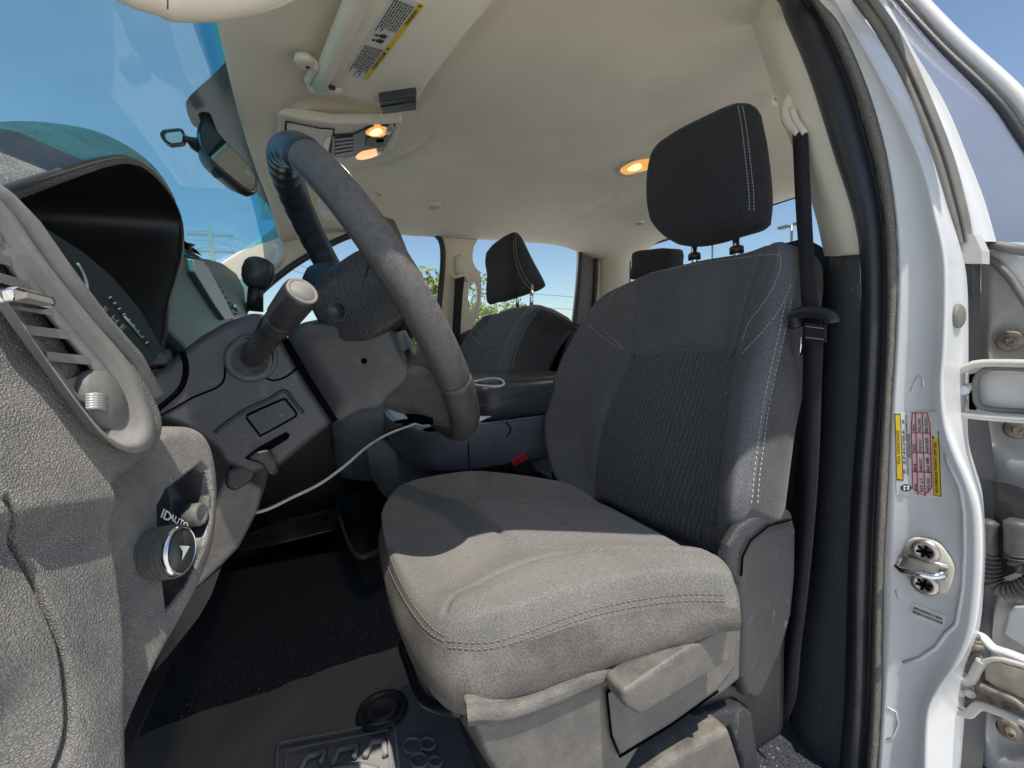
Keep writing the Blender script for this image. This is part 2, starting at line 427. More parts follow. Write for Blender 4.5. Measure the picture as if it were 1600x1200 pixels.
M['wheelwrap'] = mat('smooth blue black wheel wrap', (.028, .042, .058), .34, grain=('fine', 150, .25, .001), mottle=(20, .2))
M['wheellow'] = mat('worn smooth wheel grip', (.045, .044, .043), .35, grain=('fine', 60, .2, .002), dust=((.22, .20, .17), 80, .3, .95))
M['perf'] = mat('perforated wheel spoke cover', (.038, .04, .042), .36, dots=(270, .8, .0008, .03), dust=((.3, .27, .22), 90, .6, 1.0))
M['chrome'] = mat('polished chrome', (.8, .8, .8), .12, metal=1)
M['steel'] = mat('brushed zinc steel', (.55, .52, .47), .35, metal=.9, mottle=(60, .2))
M['console'] = mat('blue black console plastic', (.145, .15, .162), .38, grain=('fine', 600, .2, .001), mottle=(20, .15), scratch=(40, (1, 6, 1), (.3, .3, .32), .2))
M['consolelid'] = mat('smooth black console leather', (.062, .064, .070), .3, grain=('leather', 500, .15, .0006))
M['tray'] = mat('pale blue grey console tray', (.22, .27, .33), .35, grain=('fine', 300, .1, .001), mottle=(30, .15))
M['carpet'] = mat('black blue carpet', (.045, .049, .060), 1.0, spec=.05, grain=('cloth', 260, 1.0, .004), speck=(320, .5), sheen=.15)
M['mat'] = mat('worn black rubber mat', (.25, .25, .25), .5, grain=('fine', 120, .3, .002), mottle=(9, .2), dust=((.27, .265, .26), 14, .4, .95), scratch=(14, (1, 4, 1), (.25, .23, .2), .35))
M['bin'] = mat('glossy green black bin', (.06, .07, .072), .3, mottle=(20, .2), dust=((.2, .17, .13), 25, .55, .95))
M['paint'] = mat('white truck paint', (.68, .69, .69), .3, coat=.25, mottle=(9, .05), grain=('fine', 30, .05, .002), dust=((.5, .46, .38), 9, .45, .9))
M['paintdirty'] = mat('dirty white door jamb paint', (.56, .55, .53), .4, mottle=(12, .1), dust=((.36, .29, .2), 16, .46, .85), grain=('fine', 60, .1, .002))
M['rubber'] = mat('black rubber weatherstrip', (.03, .033, .038), .42, grain=('fine', 240, .2, .001), scratch=(30, (4, 4, 1), (.2, .2, .2), .2), mottle=(10, .2))
M['fuzz'] = mat('grey flocked seal', (.20, .19, .17), 1.0, spec=.05, grain=('cloth', 900, .8, .002), speck=(900, .4))
M['pillarblack'] = mat('black grained pillar trim', (.07, .077, .082), .5, grain=('leather', 520, .35, .0008), scratch=(22, (6, 6, 2), (.4, .4, .4), .6))
M['moulding'] = mat('weathered grey rubber moulding', (.17, .165, .15), .6, mottle=(20, .2), grain=('fine', 200, .3, .001))
M['labelwhite'] = mat('white label paper', (.72, .72, .68), .6)
M['labelpink'] = mat('pinkish label film', (.72, .60, .60), .5)
M['yellow'] = mat('yellow label print', (.80, .55, .03), .6)
M['ink'] = mat('black label ink', (.03, .03, .03), .6)
M['red'] = mat('red label ink', (.5, .04, .08), .6)
M['redbutton'] = mat('red buckle button', (.62, .03, .03), .35)
M['white'] = mat('white cable sleeve', (.78, .78, .80), .35)
M['paper'] = mat('white paper', (.75, .80, .85), .7)
M['mirrorglass'] = mat('mirror glass', (.75, .8, .82), .04, metal=1)
M['frit'] = mat('grey ceramic frit band', (.26, .31, .35), .35, grain=('fine', 40, .05, .001))
M['lamp'] = mat('lit amber lamp lens', (.9, .6, .25), .3, emit=((1.0, .42, .08), .75))
M['lampdim'] = mat('dim amber lamp lens', (.9, .6, .35), .3, emit=((1.0, .55, .25), .9))
M['bulb'] = mat('glowing bulb', (1, .8, .5), .3, emit=((1.0, .78, .35), 1.6))
M['silver'] = mat('pale silver plastic', (.5, .52, .5), .35, metal=.3)
M['clusterdark'] = mat('dark instrument face', (.010, .018, .020), .6, spec=.15)
M['tick'] = mat('white gauge print', (.14, .17, .17), .5)
M['rust'] = mat('rusty bolt', (.22, .19, .16), .6, metal=.4, mottle=(120, .5))
M['boot'] = mat('black rubber boot', (.035, .035, .036), .55, mottle=(40, .3), dust=((.2, .18, .15), 40, .5, .9))
M['greyblack'] = mat('worn grey box plastic', (.05, .055, .055), .35, scratch=(50, (1, 1, 1), (.5, .5, .5), .5))
M['glass'] = glass('side window glass', (.88, .95, .95), gloss=.5)
M['rearglass'] = glass('rear window glass', (.82, .90, .93), gloss=.5)
M['windshield'] = glass('windshield glass', (.90, 1.0, 1.0), haze=.24, hazecol=(.60, .88, 1.0), streak=True, shade=(1.74, 1.93, (.02, .50, .68)), gloss=.08)
M['doorglass'] = mat('tinted rear door glass', (.19, .22, .29), .1, coat=.6, mottle=(3, .1), spec=.6)
XA, YA, ZA = Vector((1, 0, 0)), Vector((0, 1, 0)), Vector((0, 0, 1))
def pts(lst, **k): return [T(x, y, **k) for x, y in lst]
# ================================================================ OUTSIDE
def ground():
    mb = MB(); R = [0, 3, 8, 20, 50, 120, 300, 700]; n = 48
    rows = [[Vector((r*math.cos(2*math.pi*k/n), r*math.sin(2*math.pi*k/n), 0.0)) for k in range(n)] for r in R]
    mb.grid(rows, True)
    g = mb.build('ground', mat('dry gravel and grass lot', (.56, .54, .50), .95, mottle=(.6, .3), speck=(25, .35), grain=('fine', 8, .6, .03)), None, False)
    tag(g, kind='structure')
ground()
leafm = mat('yellow green leaves', (.22, .27, .05), .7, mottle=(1.5, .35)); leafd = mat('olive leaves with painted shade', (.07, .10, .025), .8, mottle=(1.5, .3))  # second leaf tone has foliage shade put into its colour
bark = mat('grey brown bark', (.16, .12, .09), .9, grain=('fine', 12, .8, .02))
def tree(px, ptop, pbot, Y, w, label, seed):
    """tree whose crown top stands at pixel row ptop when seen at lateral distance Y"""
    rnd = random.Random(seed); top = T(px, ptop, Y=Y); base = Vector((top.x, top.y, 0)); H = top.z
    t = thing('roadside_tree', base, label, 'tree', 'trees beyond the lot')
    mb = MB(); mb.tube([base, base+Vector((.1, 0, H*.3)), base+Vector((-.1, .1, H*.62)), base+Vector((.1, 0, H*.85))], [w*.05, w*.04, w*.025, w*.01], n=8)
    for k in range(7):
        a = rnd.uniform(0, 6.28); s = base+Vector((0, 0, H*rnd.uniform(.3, .6))); mb.tube([s, s+Vector((math.cos(a)*w*.25, math.sin(a)*w*.25, H*.15)), s+Vector((math.cos(a)*w*.4, math.sin(a)*w*.4, H*.3))], [w*.018, w*.012, w*.005], n=6)
    mb.build('trunk', bark, t)
    mb = MB(); cl = [(Vector((rnd.gauss(0, w*.24), rnd.gauss(0, w*.24), H*rnd.uniform(.32, .93))), w*rnd.uniform(.10, .2)) for _ in range(26)]
    for c, r in cl:
        for _ in range(90):
            d = Vector((rnd.gauss(0, 1), rnd.gauss(0, 1), rnd.gauss(0, .8))).normalized()*r*rnd.uniform(.4, 1.05); p = base+c+d
            if p.z > H: p.z = H-rnd.uniform(0, .3)
            s = w*rnd.uniform(.016, .034); a = Vector((rnd.gauss(0, 1), rnd.gauss(0, 1), rnd.gauss(0, 1))).normalized(); b = a.orthogonal().normalized()
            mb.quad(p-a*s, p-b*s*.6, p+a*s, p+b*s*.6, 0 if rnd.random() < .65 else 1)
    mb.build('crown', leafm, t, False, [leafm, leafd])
tree(672, 424, 540, 26, 7.0, 'bushy yellow green tree seen through the passenger front window', 1)
tree(745, 470, 540, 22, 3.2, 'small tree seen through the oval hole of the passenger grab handle', 5)
tree(775, 478, 540, 24, 4.5, 'low yellow green tree behind the passenger headrest posts', 2)
wood = mat('weathered utility pole wood', (.30, .25, .2), .9, grain=('fine', 20, .5, .02)); wirem = mat('black power wire', (.02, .02, .02), .6)
def upole(px, ptop, Y, label, arms=1, r=.14):
    top = T(px, ptop, Y=Y); b = Vector((top.x, top.y, 0)); t = thing('utility_pole', b, label, 'utility pole', 'wooden utility poles')
    mb = MB(); mb.tube([b, b+ZA*top.z], [r, r*.7], n=10); mb.build('pole', wood, t)
    for k in range(arms):
        z = top.z-.5-.9*k; mb = MB(); mb.box(b+ZA*z+XA*0, XA*1.1, YA*.06, ZA*.07); mb.build('crossarm', wood, t)
        for s in (-1, -.6, .6, 1):
            mb = MB(); mb.disc(b+ZA*(z+.07)+XA*s, ZA, [(.05, 0), (.06, .08), (.04, .16), (0, .18)], 10); mb.build('insulator', M['steel'], t)
    return top
p1 = upole(327, 353, 30, 'wooden utility pole seen through the windshield above the dash', 2, .18)
p2 = upole(772, 448, 30, 'utility pole seen left of the passenger headrest posts', 1, .16)
p3 = upole(789, 455, 34, 'thinner utility pole right behind the passenger headrest posts', 1, .13)
mb = MB()
for dz in (0, -.5, -.9):
    mb.tube([p1+Vector((-14, -3, -1.5+dz)), p1+Vector((-7, -1, -.8+dz)), p1+ZA*(-.3+dz), (p1+p2)/2+ZA*(-1.2+dz), p2+ZA*(-.3+dz)], .012, n=5)
tag(mb.build('power_line', wirem), 'thin black power lines strung between the far poles', 'power line', 'overhead wires')
mb = MB(); 
for dz in (0, -1.0):
    mb.tube([p2+ZA*(-.3+dz), p2+Vector((12, 0, -1.1+dz)), p2+Vector((26, 0, -.9+dz))], .014, n=5)
tag(mb.build('power_line', wirem), 'pair of power lines crossing the passenger rear window', 'power line', 'overhead wires')
def lamppost(px, ptop, X, label):
    top = T(px, ptop, X=X); b = Vector((top.x, top.y, 0)); t = thing('lamp_post', b, label, 'lamp post', 'lamp posts of the lot')
    mb = MB(); mb.tube([b, b+ZA*top.z], [.09, .06], n=10); mb.build('pole', M['steel'], t)
    for s in (-1, 1):
        mb = MB(); mb.box(b+ZA*top.z+YA*s*.42, XA*.16, YA*.26, ZA*.07); mb.box(b+ZA*(top.z-.03)+YA*s*.1, XA*.03, YA*.12, ZA*.03); mb.build('lamp_head', M['moulding'], t, False)
lamppost(1237, 352, 24, 'twin headed lot lamp post seen through the rear window beside the belt')
lamppost(1113, 372, 26, 'lamp post seen under the driver headrest through the rear window')

# ================================================================ CAB
cab = thing('truck_cab', V(.6, .95, -.62), 'beige lined white crew cab body with open driver doorway', 'truck cab')
def HZ(x, y):
    z = .475
    z -= .055*sst((.20-x)/.3)**1.5
    z -= .085*sst((x-.9)/.45)**1.6
    z -= .06*sst((y-1.25)/.42)**2
    z -= .03*sst((.6-y)/.3)**2
    z -= .010*math.exp(-((y-.93)/.25)**2)*sst((.5-x)/.3)          # bulge under the overhead console
    h = T(680, 318, z=.42); z += .022*math.exp(-(((x-h.x)/.13)**2+((y-h.y)/.09)**2))
    h = T(1000, 340, z=.41); z += .012*math.exp(-(((x-h.x)/.06)**2+((y-h.y)/.1)**2))
    return z
creases = [([(540, 262), (600, 252), (660, 225), (672, 207)], 3, .003), ([(880, 350), (925, 328), (962, 305)], 5, .004),
           ([(640, 168), (660, 140), (700, 90), (785, -5)], 5, .005), ([(470, 155), (540, 165), (600, 170), (645, 168)], 5, .005), ([(1010, 215), (1100, 170), (1180, 150)], 14, .004)]
cgr = [([Vector(q) for q in resample([Vector((x, y, 0)) for x, y in pl], 20)], w, d) for pl, w, d in creases]
rows = []
for i in range(150):
    x = -.07+1.44*i/149; row = []
    for j in range(150):
        y0_ = .33+.3*sst((x-.74)/.2); y = y0_+(1.66-y0_)*j/149; xx = x
        if i < 14: xx = x+(.035*(1-math.cos((y-.95)*1.8)))*(1-i/14)
        p = V(xx, y, HZ(xx, y)); q = Vector((*proj(p), 0))
        for pl, w, d in cgr:
            s = segdist(q, pl)
            if s < w*3: p.z += d*math.exp(-(s/w)**2)
        row.append(p)
    rows.append(row)
mb = MB(); mb.grid(rows); headliner = mb.build('headliner', M['headliner'], cab)
mod(headliner, 'SOLIDIFY', thickness=.006, offset=0)
# outer roof skin (keeps the sky out; edge flare invented to shade the seat)
rows = []
for i in range(80):
    x = -.10+1.55*i/79
    ye = .252-.137*sst((x-.17)/.22)+.305*sst((x-.62)/.16)
    rows.append([V(x, y, z) for y, z in ((ye, .462), (ye+.012, .50), (ye+.055, .535), (.6, .56), (1.2, .56), (1.6, .52), (1.70, .48), (1.72, .455))])
mb = MB(); mb.grid(rows); o = mb.build('roof_panel', M['paint'], cab); mod(o, 'SOLIDIFY', thickness=.004, offset=0)
# windshield: ruled between header and base
hd = [V(.04, .355, .445), V(.0, .45, .452), V(-.045, .7, .462), V(-.055, .93, .463), V(-.045, 1.2, .455), V(-.03, 1.45, .435), V(.0, 1.62, .39)]
bs = [V(-.72, .24, -.05), V(-.80, .45, -.05), V(-.85, .7, -.05), V(-.87, .93, -.05), V(-.85, 1.2, -.05), V(-.80, 1.45, -.05), V(-.74, 1.68, -.05)]
H_, B_ = resample(hd, 40), resample(bs, 40); rows = []
wn = (hd[3]-bs[3]).cross(YA).normalized()
if wn.z < 0: wn = -wn
for k in range(24):
    t = k/23; rows.append([H_[j].lerp(B_[j], t)+wn*.05*math.sin(math.pi*t) for j in range(40)])
mb = MB(); mb.grid(rows); ws = mb.build('windshield', M['windshield'], cab)
wt = bvh(ws)
def wpt(px, py, lift=.006):
    h = hit(wt, px, py); return h[0]-ray(px, py).normalized()*lift if h else T(px, py, z=.45)
# frit band on the glass, traced: left edge of the grey band and its right edge at the headliner
fl = [(371, -30), (371, 21), (366, 82), (335, 115), (300, 146), (290, 158), (292, 175), (300, 195), (330, 215), (370, 265), (400, 300), (430, 332), (444, 345)]
fr_ = [(412, -30), (408, 21), (402, 82), (399, 115), (398, 146), (400, 158), (402, 175), (406, 195), (412, 215), (420, 265), (430, 300), (440, 332), (452, 345)]
mb = MB(); L1, R1 = resample([Vector((*p, 0)) for p in fl], 60, False), resample([Vector((*p, 0)) for p in fr_], 60, False)
mb.grid([[wpt(a.x+(b.x-a.x)*t, a.y+(b.y-a.y)*t, .003) for a, b in zip(L1, R1)] for t in (0, .25, .5, .75, 1)])
mb.build('frit_band', M['frit'], ws)
mb = MB(); e = [(392, -30), (391, 21), (389, 82), (388, 140), (394, 185), (405, 220), (424, 275), (437, 315), (447, 345)]
mb.tube([wpt(*p, .012) for p in e], [.007]*len(e), n=8); mb.build('header_seal', M['rubber'], cab)
mb = MB(); mb.tube([wpt(393, 165, .016), wpt(397, 180, .02)], [.006, .009], n=8); mb.build('trim_clip', M['black'], cab)
mb = MB(); mb.tube(resample([V(.30, .365, .475), V(.08, .352, .462), V(-.06, .338, .425), V(-.3, .30, .29), V(-.72, .22, -.06)], 30), .033, n=14); mb.build('windshield_pillar', M['paint'], cab)
# wall of the passenger side
YP = 1.66
wall_out = pts([(300, 440), (345, 410), (395, 379), (447, 341), (455, 325), (520, 318), (640, 326), (760, 345), (880, 356), (960, 362), (960, 620), (300, 620)], Y=YP)
fw_hole = smoothloop(pts([(380, 560), (378, 500), (395, 470), (425, 441), (462, 413), (505, 388), (550, 368), (600, 359), (650, 359), (677, 365), (689, 380), (691, 410), (687, 460), (682, 520), (679, 560), (560, 566), (450, 566)], Y=YP), 90)
rw_hole = smoothloop(pts([(770, 366), (752, 370), (742, 384), (739, 402), (743, 416), (751, 428), (753, 448), (751, 474), (745, 497), (738, 512), (742, 516), (790, 514), (850, 510), (893, 506), (898, 496), (903, 450), (906, 400), (903, 385), (892, 379), (840, 371)], Y=YP), 110)
ov_hole = smoothloop(pts([(739, 441), (734, 449), (732, 465), (733, 480), (738, 487), (743, 482), (747, 465), (746, 449), (743, 441)], Y=YP), 40)
pw = plate('passenger_side_trim', wall_out, [fw_hole, rw_hole, ov_hole], M['trim'], cab, .03, 1)
bevel(pw, .006, 3, 60)
def seal(name, loop, r, m, parent, dy=0.0, closed=True, n=8):
    mb = MB(); mb.tube([p+YA*dy for p in loop], r, n=n, closed=closed); return mb.build(name, m, parent)
seal('window_seal', fw_hole, .011, M['rubber'], cab, -.008)
seal('window_seal', rw_hole[38:]+rw_hole[:3], .009, M['rubber'], cab, -.004, False)
# door frames and the glass behind the trim
for nm, lo, y in (('passenger_front_window', fw_hole, YP+.03), ('passenger_rear_window', rw_hole, YP+.05)):
    cx = sum(lo, Vector())/len(lo); mb = MB(); mb.poly([cx+(p-cx)*1.12+YA*(y-p.y) for p in lo]); mb.build(nm, M['glass'], cab, False)
dp = pts([(905, 378), (925, 381), (933, 392), (932, 440), (926, 512), (896, 512), (903, 450), (908, 400)], Y=YP-.004)
mb = MB(); mb.prism(dp, YA*.02); o = mb.build('rear_door_sash', mat('brown grey door sash', (.16, .14, .12), .5), cab, False); bevel(o, .003)
mb = MB(); mb.tube(pts([(880, 371), (915, 377), (928, 383), (932, 398), (931, 440), (925, 515)], Y=YP-.012), .009, n=8); mb.build('door_seal', M['rubber'], cab)
mb = MB(); mb.tube(pts([(748, 364), (800, 363), (860, 369), (905, 377)], Y=YP-.012), .006, n=8); mb.build('door_seal', M['rubber'], cab)
# dark door panels below the belt line
mb = MB(); mb.prism(pts([(690, 522), (708, 520), (714, 526), (738, 514), (898, 507), (985, 500), (985, 720), (690, 720)], Y=YP-.03), YA*.06); o = mb.build('passenger_rear_door_panel', M['blackdust'], cab, False); bevel(o, .012)
mb = MB(); mb.prism(pts([(300, 560), (470, 566), (690, 560), (690, 960), (300, 960)], Y=YP-.05), YA*.06); o = mb.build('passenger_front_door_panel', M['black'], cab, False); bevel(o, .012)
for yy in (545, 556):
    mb = MB(); mb.tube(pts([(868, yy), (930, yy-4)], Y=YP-.045), .008, n=8, flat=.4); mb.build('door_panel_rib', M['black'], cab)
# A-pillar grab handle
mb = MB(); mb.tube([T(432, 382, Y=1.64), T(441, 386, Y=1.60), T(441, 400, Y=1.58), T(432, 414, Y=1.585), T(420, 423, Y=1.62)], [.012, .017, .018, .016, .011], n=12); mb.build('grab_handle', M['trim'], cab)
# B-pillar belt anchor, cover and belt, trim seam
mb = MB(); g = smoothloop(pts([(712, 402), (718, 398), (725, 402), (727, 415), (724, 428), (716, 430), (711, 420)], Y=YP-.012), 30); c = sum(g, Vector())/30
mb.loft([[p+YA*.02 for p in g], g, [c+(p-c)*.8-YA*.008 for p in g]]); mb.build('belt_anchor_cover', M['trim'], cab)
mb = MB(); mb.tube(pts([(706, 428), (709, 434), (716, 432), (724, 430), (730, 434), (729, 440)], Y=YP-.03), .007, n=8); mb.build('belt_guide', M['trim'], cab)
pb = MB(); pb.grid([resample(pts([(711, 432), (709, 470), (706, 530)], Y=YP-.03), 10), resample(pts([(726, 432), (722, 470), (718, 540)], Y=YP-.03), 10)])
o = pb.build('passenger_seat_belt', M['belt']); mod(o, 'SOLIDIFY', thickness=.002); tag(o, 'black belt hanging down the beige passenger pillar', 'seat belt', 'seat belts')
mb = MB(); mb.tube([T(1, 1, Y=YP)*0+p for p in pts([(694, 366), (715, 367), (742, 368)], Y=YP-.002)], .0015, n=5); mb.build('trim_seam', M['rubber'], cab)
# round coat hooks / clips in the headliner and pillar
def clip(px, py, z, r, name='headliner_clip', Y=None):
    c = T(px, py, Y=Y) if Y else T(px, py, z=z); nrm = -YA if Y else -ZA
    mb = MB(); mb.disc(c, nrm, [(r, -.004), (r, .003), (r*.7, .006), (r*.62, .003), (r*.25, .002), (r*.2, .006), (0, .007)], 20); mb.build(name, M['trim'], cab)
clip(678, 322, .428, .022); clip(1000, 348, .405, .016); clip(593, 302, .43, .010); clip(955, 404, 0, .011, 'pillar_clip', YP-.012); clip(752, 297, .44, .003, 'headliner_clip')
# far corner pillar and rear wall
XR = 1.36
rear_out = pts([(970, 290), (1330, 180), (1400, 300), (1390, 640), (972, 640), (972, 400)], X=XR)
rear_hole = smoothloop(pts([(984, 412), (986, 397), (996, 389), (1080, 362), (1180, 328), (1275, 297), (1292, 296), (1300, 312), (1306, 400), (1306, 500), (1240, 520), (1100, 525), (1000, 522), (985, 512), (983, 460)], X=XR), 100)
plate('rear_wall_trim', rear_out, [rear_hole], M['trim'], cab, .02, 0)
seal('rear_window_seal', rear_hole, .006, M['rubber'], cab, 0)
mb = MB(); cx = sum(rear_hole, Vector())/100; mb.poly([cx+(p-cx)*1.05+XA*.02 for p in rear_hole]); mb.build('rear_window', M['rearglass'], cab, False)
rn = smoothloop([T(935, 352, X=1.30), T(960, 395, X=1.32), T(962, 520, X=1.33), T(985, 540, X=1.36), T(990, 380, X=1.36), T(960, 345, X=1.34)], 24)
mb = MB(); L_ = [T(936, 372, Y=YP-.01), T(938, 450, Y=YP-.01), T(934, 600, Y=YP-.01)]; C_ = [T(950, 376, Y=YP-.06), T(951, 450, Y=YP-.06), T(950, 600, Y=YP-.06)]; R_ = [T(984, 388, X=XR-.01), T(983, 450, X=XR-.01), T(982, 600, X=XR-.01)]
o = strip('rear_corner_pillar_trim', [L_, C_, R_], 12, M['trim'], cab)
mb = MB(); mb.tube([T(960, 452, X=1.3), T(955, 455, X=1.28), T(953, 462, X=1.28)], .006, n=6); mb.build('pillar_hook', M['black'], cab)
# cab walls below windows, firewall and floor (all dark)
mb = MB()
mb.box(V(.35, .96, -.64), XA*1.25, YA*.78, ZA*.02); o = mb.build('cab_floor', M['carpet'], cab, False)
mb = MB(); mb.box(V(-.62, .95, -.36), XA*.02, YA*.8, ZA*.30); mb.build('firewall', M['carpet'], cab, False)
mb = MB(); mb.box(V(1.40, .95, -.30), XA*.02, YA*.8, ZA*.33); mb.build('rear_bulkhead', M['blackdust'], cab, False)
mb = MB(); mb.box(V(.3, 1.72, -.36), XA*1.1, YA*.02, ZA*.33); mb.build('door_skin', M['paint'], cab, False)
# carpet surface with soft waves, tunnel hump
rows = []
for i in range(90):
    x = -.6+1.5*i/89; row = []
    for j in range(90):
        y = .20+1.45*j/89; z = -.60+.07*math.exp(-((y-1.08)/.25)**4)+.15*sst((-.25-x)/.35)
        z += .010*noise.noise(Vector((x*5, y*5, 0)))+.003*noise.noise(Vector((x*22, y*22, 3)))
        row.append(V(x, y, z))
    rows.append(row)
mb = MB(); mb.grid(rows); mb.build('floor_carpet', M['carpet'], cab)

# ---------------------------------------------------------------- driver side doorway (B-pillar)
def yz(lst, X, fwd=None, low=None):
    L = pts(lst, X=X)
    if fwd: L = [V(*p) for p in fwd]+L
    return L
A_ = [(1165, -10), (1195, 60), (1228, 160), (1262, 260), (1286, 330), (1302, 400), (1297, 500), (1288, 640), (1280, 760), (1273, 880), (1262, 940), (1248, 990), (1241, 1100), (1222, 1210)]
A2 = [(1185, -10), (1212, 50), (1246, 150), (1282, 260), (1310, 335), (1322, 400), (1320, 500), (1312, 640), (1305, 760), (1298, 880), (1290, 950), (1280, 1010), (1272, 1100), (1262, 1210)]
Bc = [(1205, -10), (1228, 35), (1264, 120), (1302, 240), (1331, 330), (1343, 400), (1345, 500), (1340, 640), (1331, 760), (1325, 880), (1322, 1000), (1319, 1100), (1310, 1210)]
Cc = [(1255, -10), (1290, 40), (1330, 130), (1362, 240), (1380, 330), (1385, 420), (1384, 520), (1378, 640), (1370, 760), (1365, 880), (1362, 1000), (1359, 1100), (1352, 1210)]
Dc = [(1271, -10), (1312, 40), (1352, 130), (1382, 230), (1398, 330), (1403, 420), (1400, 520), (1393, 640), (1388, 760), (1382, 880), (1380, 1000), (1378, 1100), (1371, 1210)]
def up_part(c, y): return [p for p in c if p[1] <= y]
def lo_part(c, y): return [p for p in c if p[1] >= y]
fwA = [(-.05, .44, .40), (.2, .445, .425), (.42, .43, .432)]
fwA2 = [(-.05, .42, .412), (.2, .425, .437), (.42, .41, .445)]
fwB = [(-.06, .395, .425), (.2, .40, .452), (.43, .395, .46)]
fwC = [(-.07, .345, .435), (.2, .35, .462), (.42, .35, .475)]
fwD = [(-.07, .335, .435), (.2, .34, .462), (.42, .34, .478)]
# beige trim, upper
def bp(curve, X, fwd, ymax=400): return [V(*p) for p in fwd]+pts(up_part(curve, ymax), X=X)
o = strip('roof_rail_trim', [bp([(p[0]-14, p[1]) for p in A_], .66, [(-.05, .49, .425), (.2, .495, .45), (.42, .47, .45)]), bp(A_, .615, fwA), bp(A2, .60, fwA2), bp(Bc, .60, fwB)], 70, M['trim'], cab)
o = strip('lower_pillar_trim', [pts([(p[0]-6, p[1]) for p in lo_part(A_, 400)], X=.68), pts(lo_part(A_, 400), X=.615), pts(lo_part(A2, 400), X=.60), pts(lo_part(Bc, 400), X=.60)], 50, M['pillarblack'], cab)
mb = MB(); mb.tube(pts([(1302, 402), (1322, 400.5), (1343, 399)], X=.597), .0012, n=5); mb.build('trim_seam', M['rubber'], cab)
# big rubber tube: bulged section between B and C
def lerp_curves(a, b, t, n=60):
    A, B = resample(a, n), resample(b, n); return [p.lerp(q, t) for p, q in zip(A, B)]
bB, bC, bD = bp(Bc, .60, fwB, 9999), bp(Cc, .60, fwC, 9999), bp(Dc, .60, fwD, 9999)
outv = Vector((-.92, -.39, 0))
lines = []
for k in range(13):
    t = k/12; h = .015*math.sin(math.pi*min(1, t*1.15))**.6 if t*1.15 < 1 else 0
    if .86 < t < .97: h = -.006
    lines.append([p+Vector((-h*.9, -h*.3, -h*.3 if i < 14 else 0)) for i, p in enumerate(lerp_curves(bB, bC, t, 90))])
mb = MB(); mb.grid(lines); mb.build('door_opening_weatherstrip', M['rubber'], cab)
lines = []
for k in range(7):
    t = k/6; h = .009*math.sin(math.pi*t)**.5+.0015*0
    lines.append([p+Vector((-h, -h*.3, 0))+Vector((1, 1, 1))*.0008*noise.noise(p*150) for p in lerp_curves(bC, bD, t, 200)])
mb = MB(); mb.grid(lines); mb.build('flocked_seal', M['fuzz'], cab)
# white flange D -> E -> F
Ec = [(1296, -10), (1338, 60), (1384, 140), (1437, 245), (1462, 330), (1478, 400), (1480, 470), (1478, 540), (1474, 600), (1480, 660), (1496, 705), (1515, 745), (1530, 790), (1534, 850), (1531, 920), (1522, 980), (1500, 1030), (1470, 1070), (1453, 1110), (1449, 1210)]
Fc = [(1324, -10), (1381, 74), (1420, 148), (1447, 219), (1482, 328), (1499, 381), (1511, 440), (1513, 560), (1512, 640), (1513, 700), (1524, 745), (1536, 790), (1540, 850), (1537, 920), (1530, 985), (1513, 1040), (1510, 1080), (1507, 1120), (1500, 1210)]
fwE = [(-.08, .318, .43), (.2, .322, .458), (.42, .322, .478)]
fwF = [(-.08, .312, .42), (.2, .315, .45), (.44, .312, .47)]
bE, bF = bp(Ec, .61, fwE, 9999), bp(Fc, .665, fwF, 9999)
lines = []
for t, h in ((0, 0), (.04, .003), (.1, .002), (.3, .0), (.55, .0), (.8, .003), (.9, .008), (.96, .008), (1, .004)):
    lines.append([p+Vector((-h, -h*.5, 0)) for p in lerp_curves(bD, bE, t, 160)])
for t, h in ((.3, 0), (.7, 0), (1, 0)):
    lines.append([p+Vector((-h, -h, 0)) for p in lerp_curves(bE, bF, t, 160)])
lines.append([p+Vector((.06, .02, 0)) for p in lines[-1]])
mb = MB(); mb.grid(lines); pil = mb.build('door_pillar', M['paint'], cab)
pt = bvh(pil)
def pon(px, py, lift=.0006):
    h = hit(pt, px, py)
    return (h[0]+h[1]*lift, h[1]) if h else (T(px, py, X=.60), Vector((-.95, -.3, 0)))
# scars of body filler on the pillar paint
for poly in ([(1424, 612), (1428, 600), (1436, 586), (1442, 590), (1443, 605)], [(1400, 922), (1404, 936), (1414, 945)], [(1386, 1105), (1400, 1112), (1404, 1130), (1396, 1152), (1386, 1155)]):
    mb = MB(); mb.tube([pon(*p, .0002)[0] for p in poly], .0011, n=6, flat=1); mb.build('sealer_bead', M['paint'], pil)
mb = MB(); mb.tube([pon(*p, -.0004)[0] for p in [(1478, 712), (1488, 738), (1500, 762), (1506, 800), (1507, 860), (1504, 920), (1494, 975), (1478, 990), (1462, 1012), (1438, 1028), (1412, 1036)]], .0022, n=8); mb.build('sealer_bead', M['paint'], pil)
# round plug
c, n_ = pon(1495, 494); mb = MB(); mb.disc(c, n_, [(.013, -.001), (.013, .002), (.010, .004), (.004, .0035), (0, .005)], 20); mb.build('plug', M['moulding'], pil)
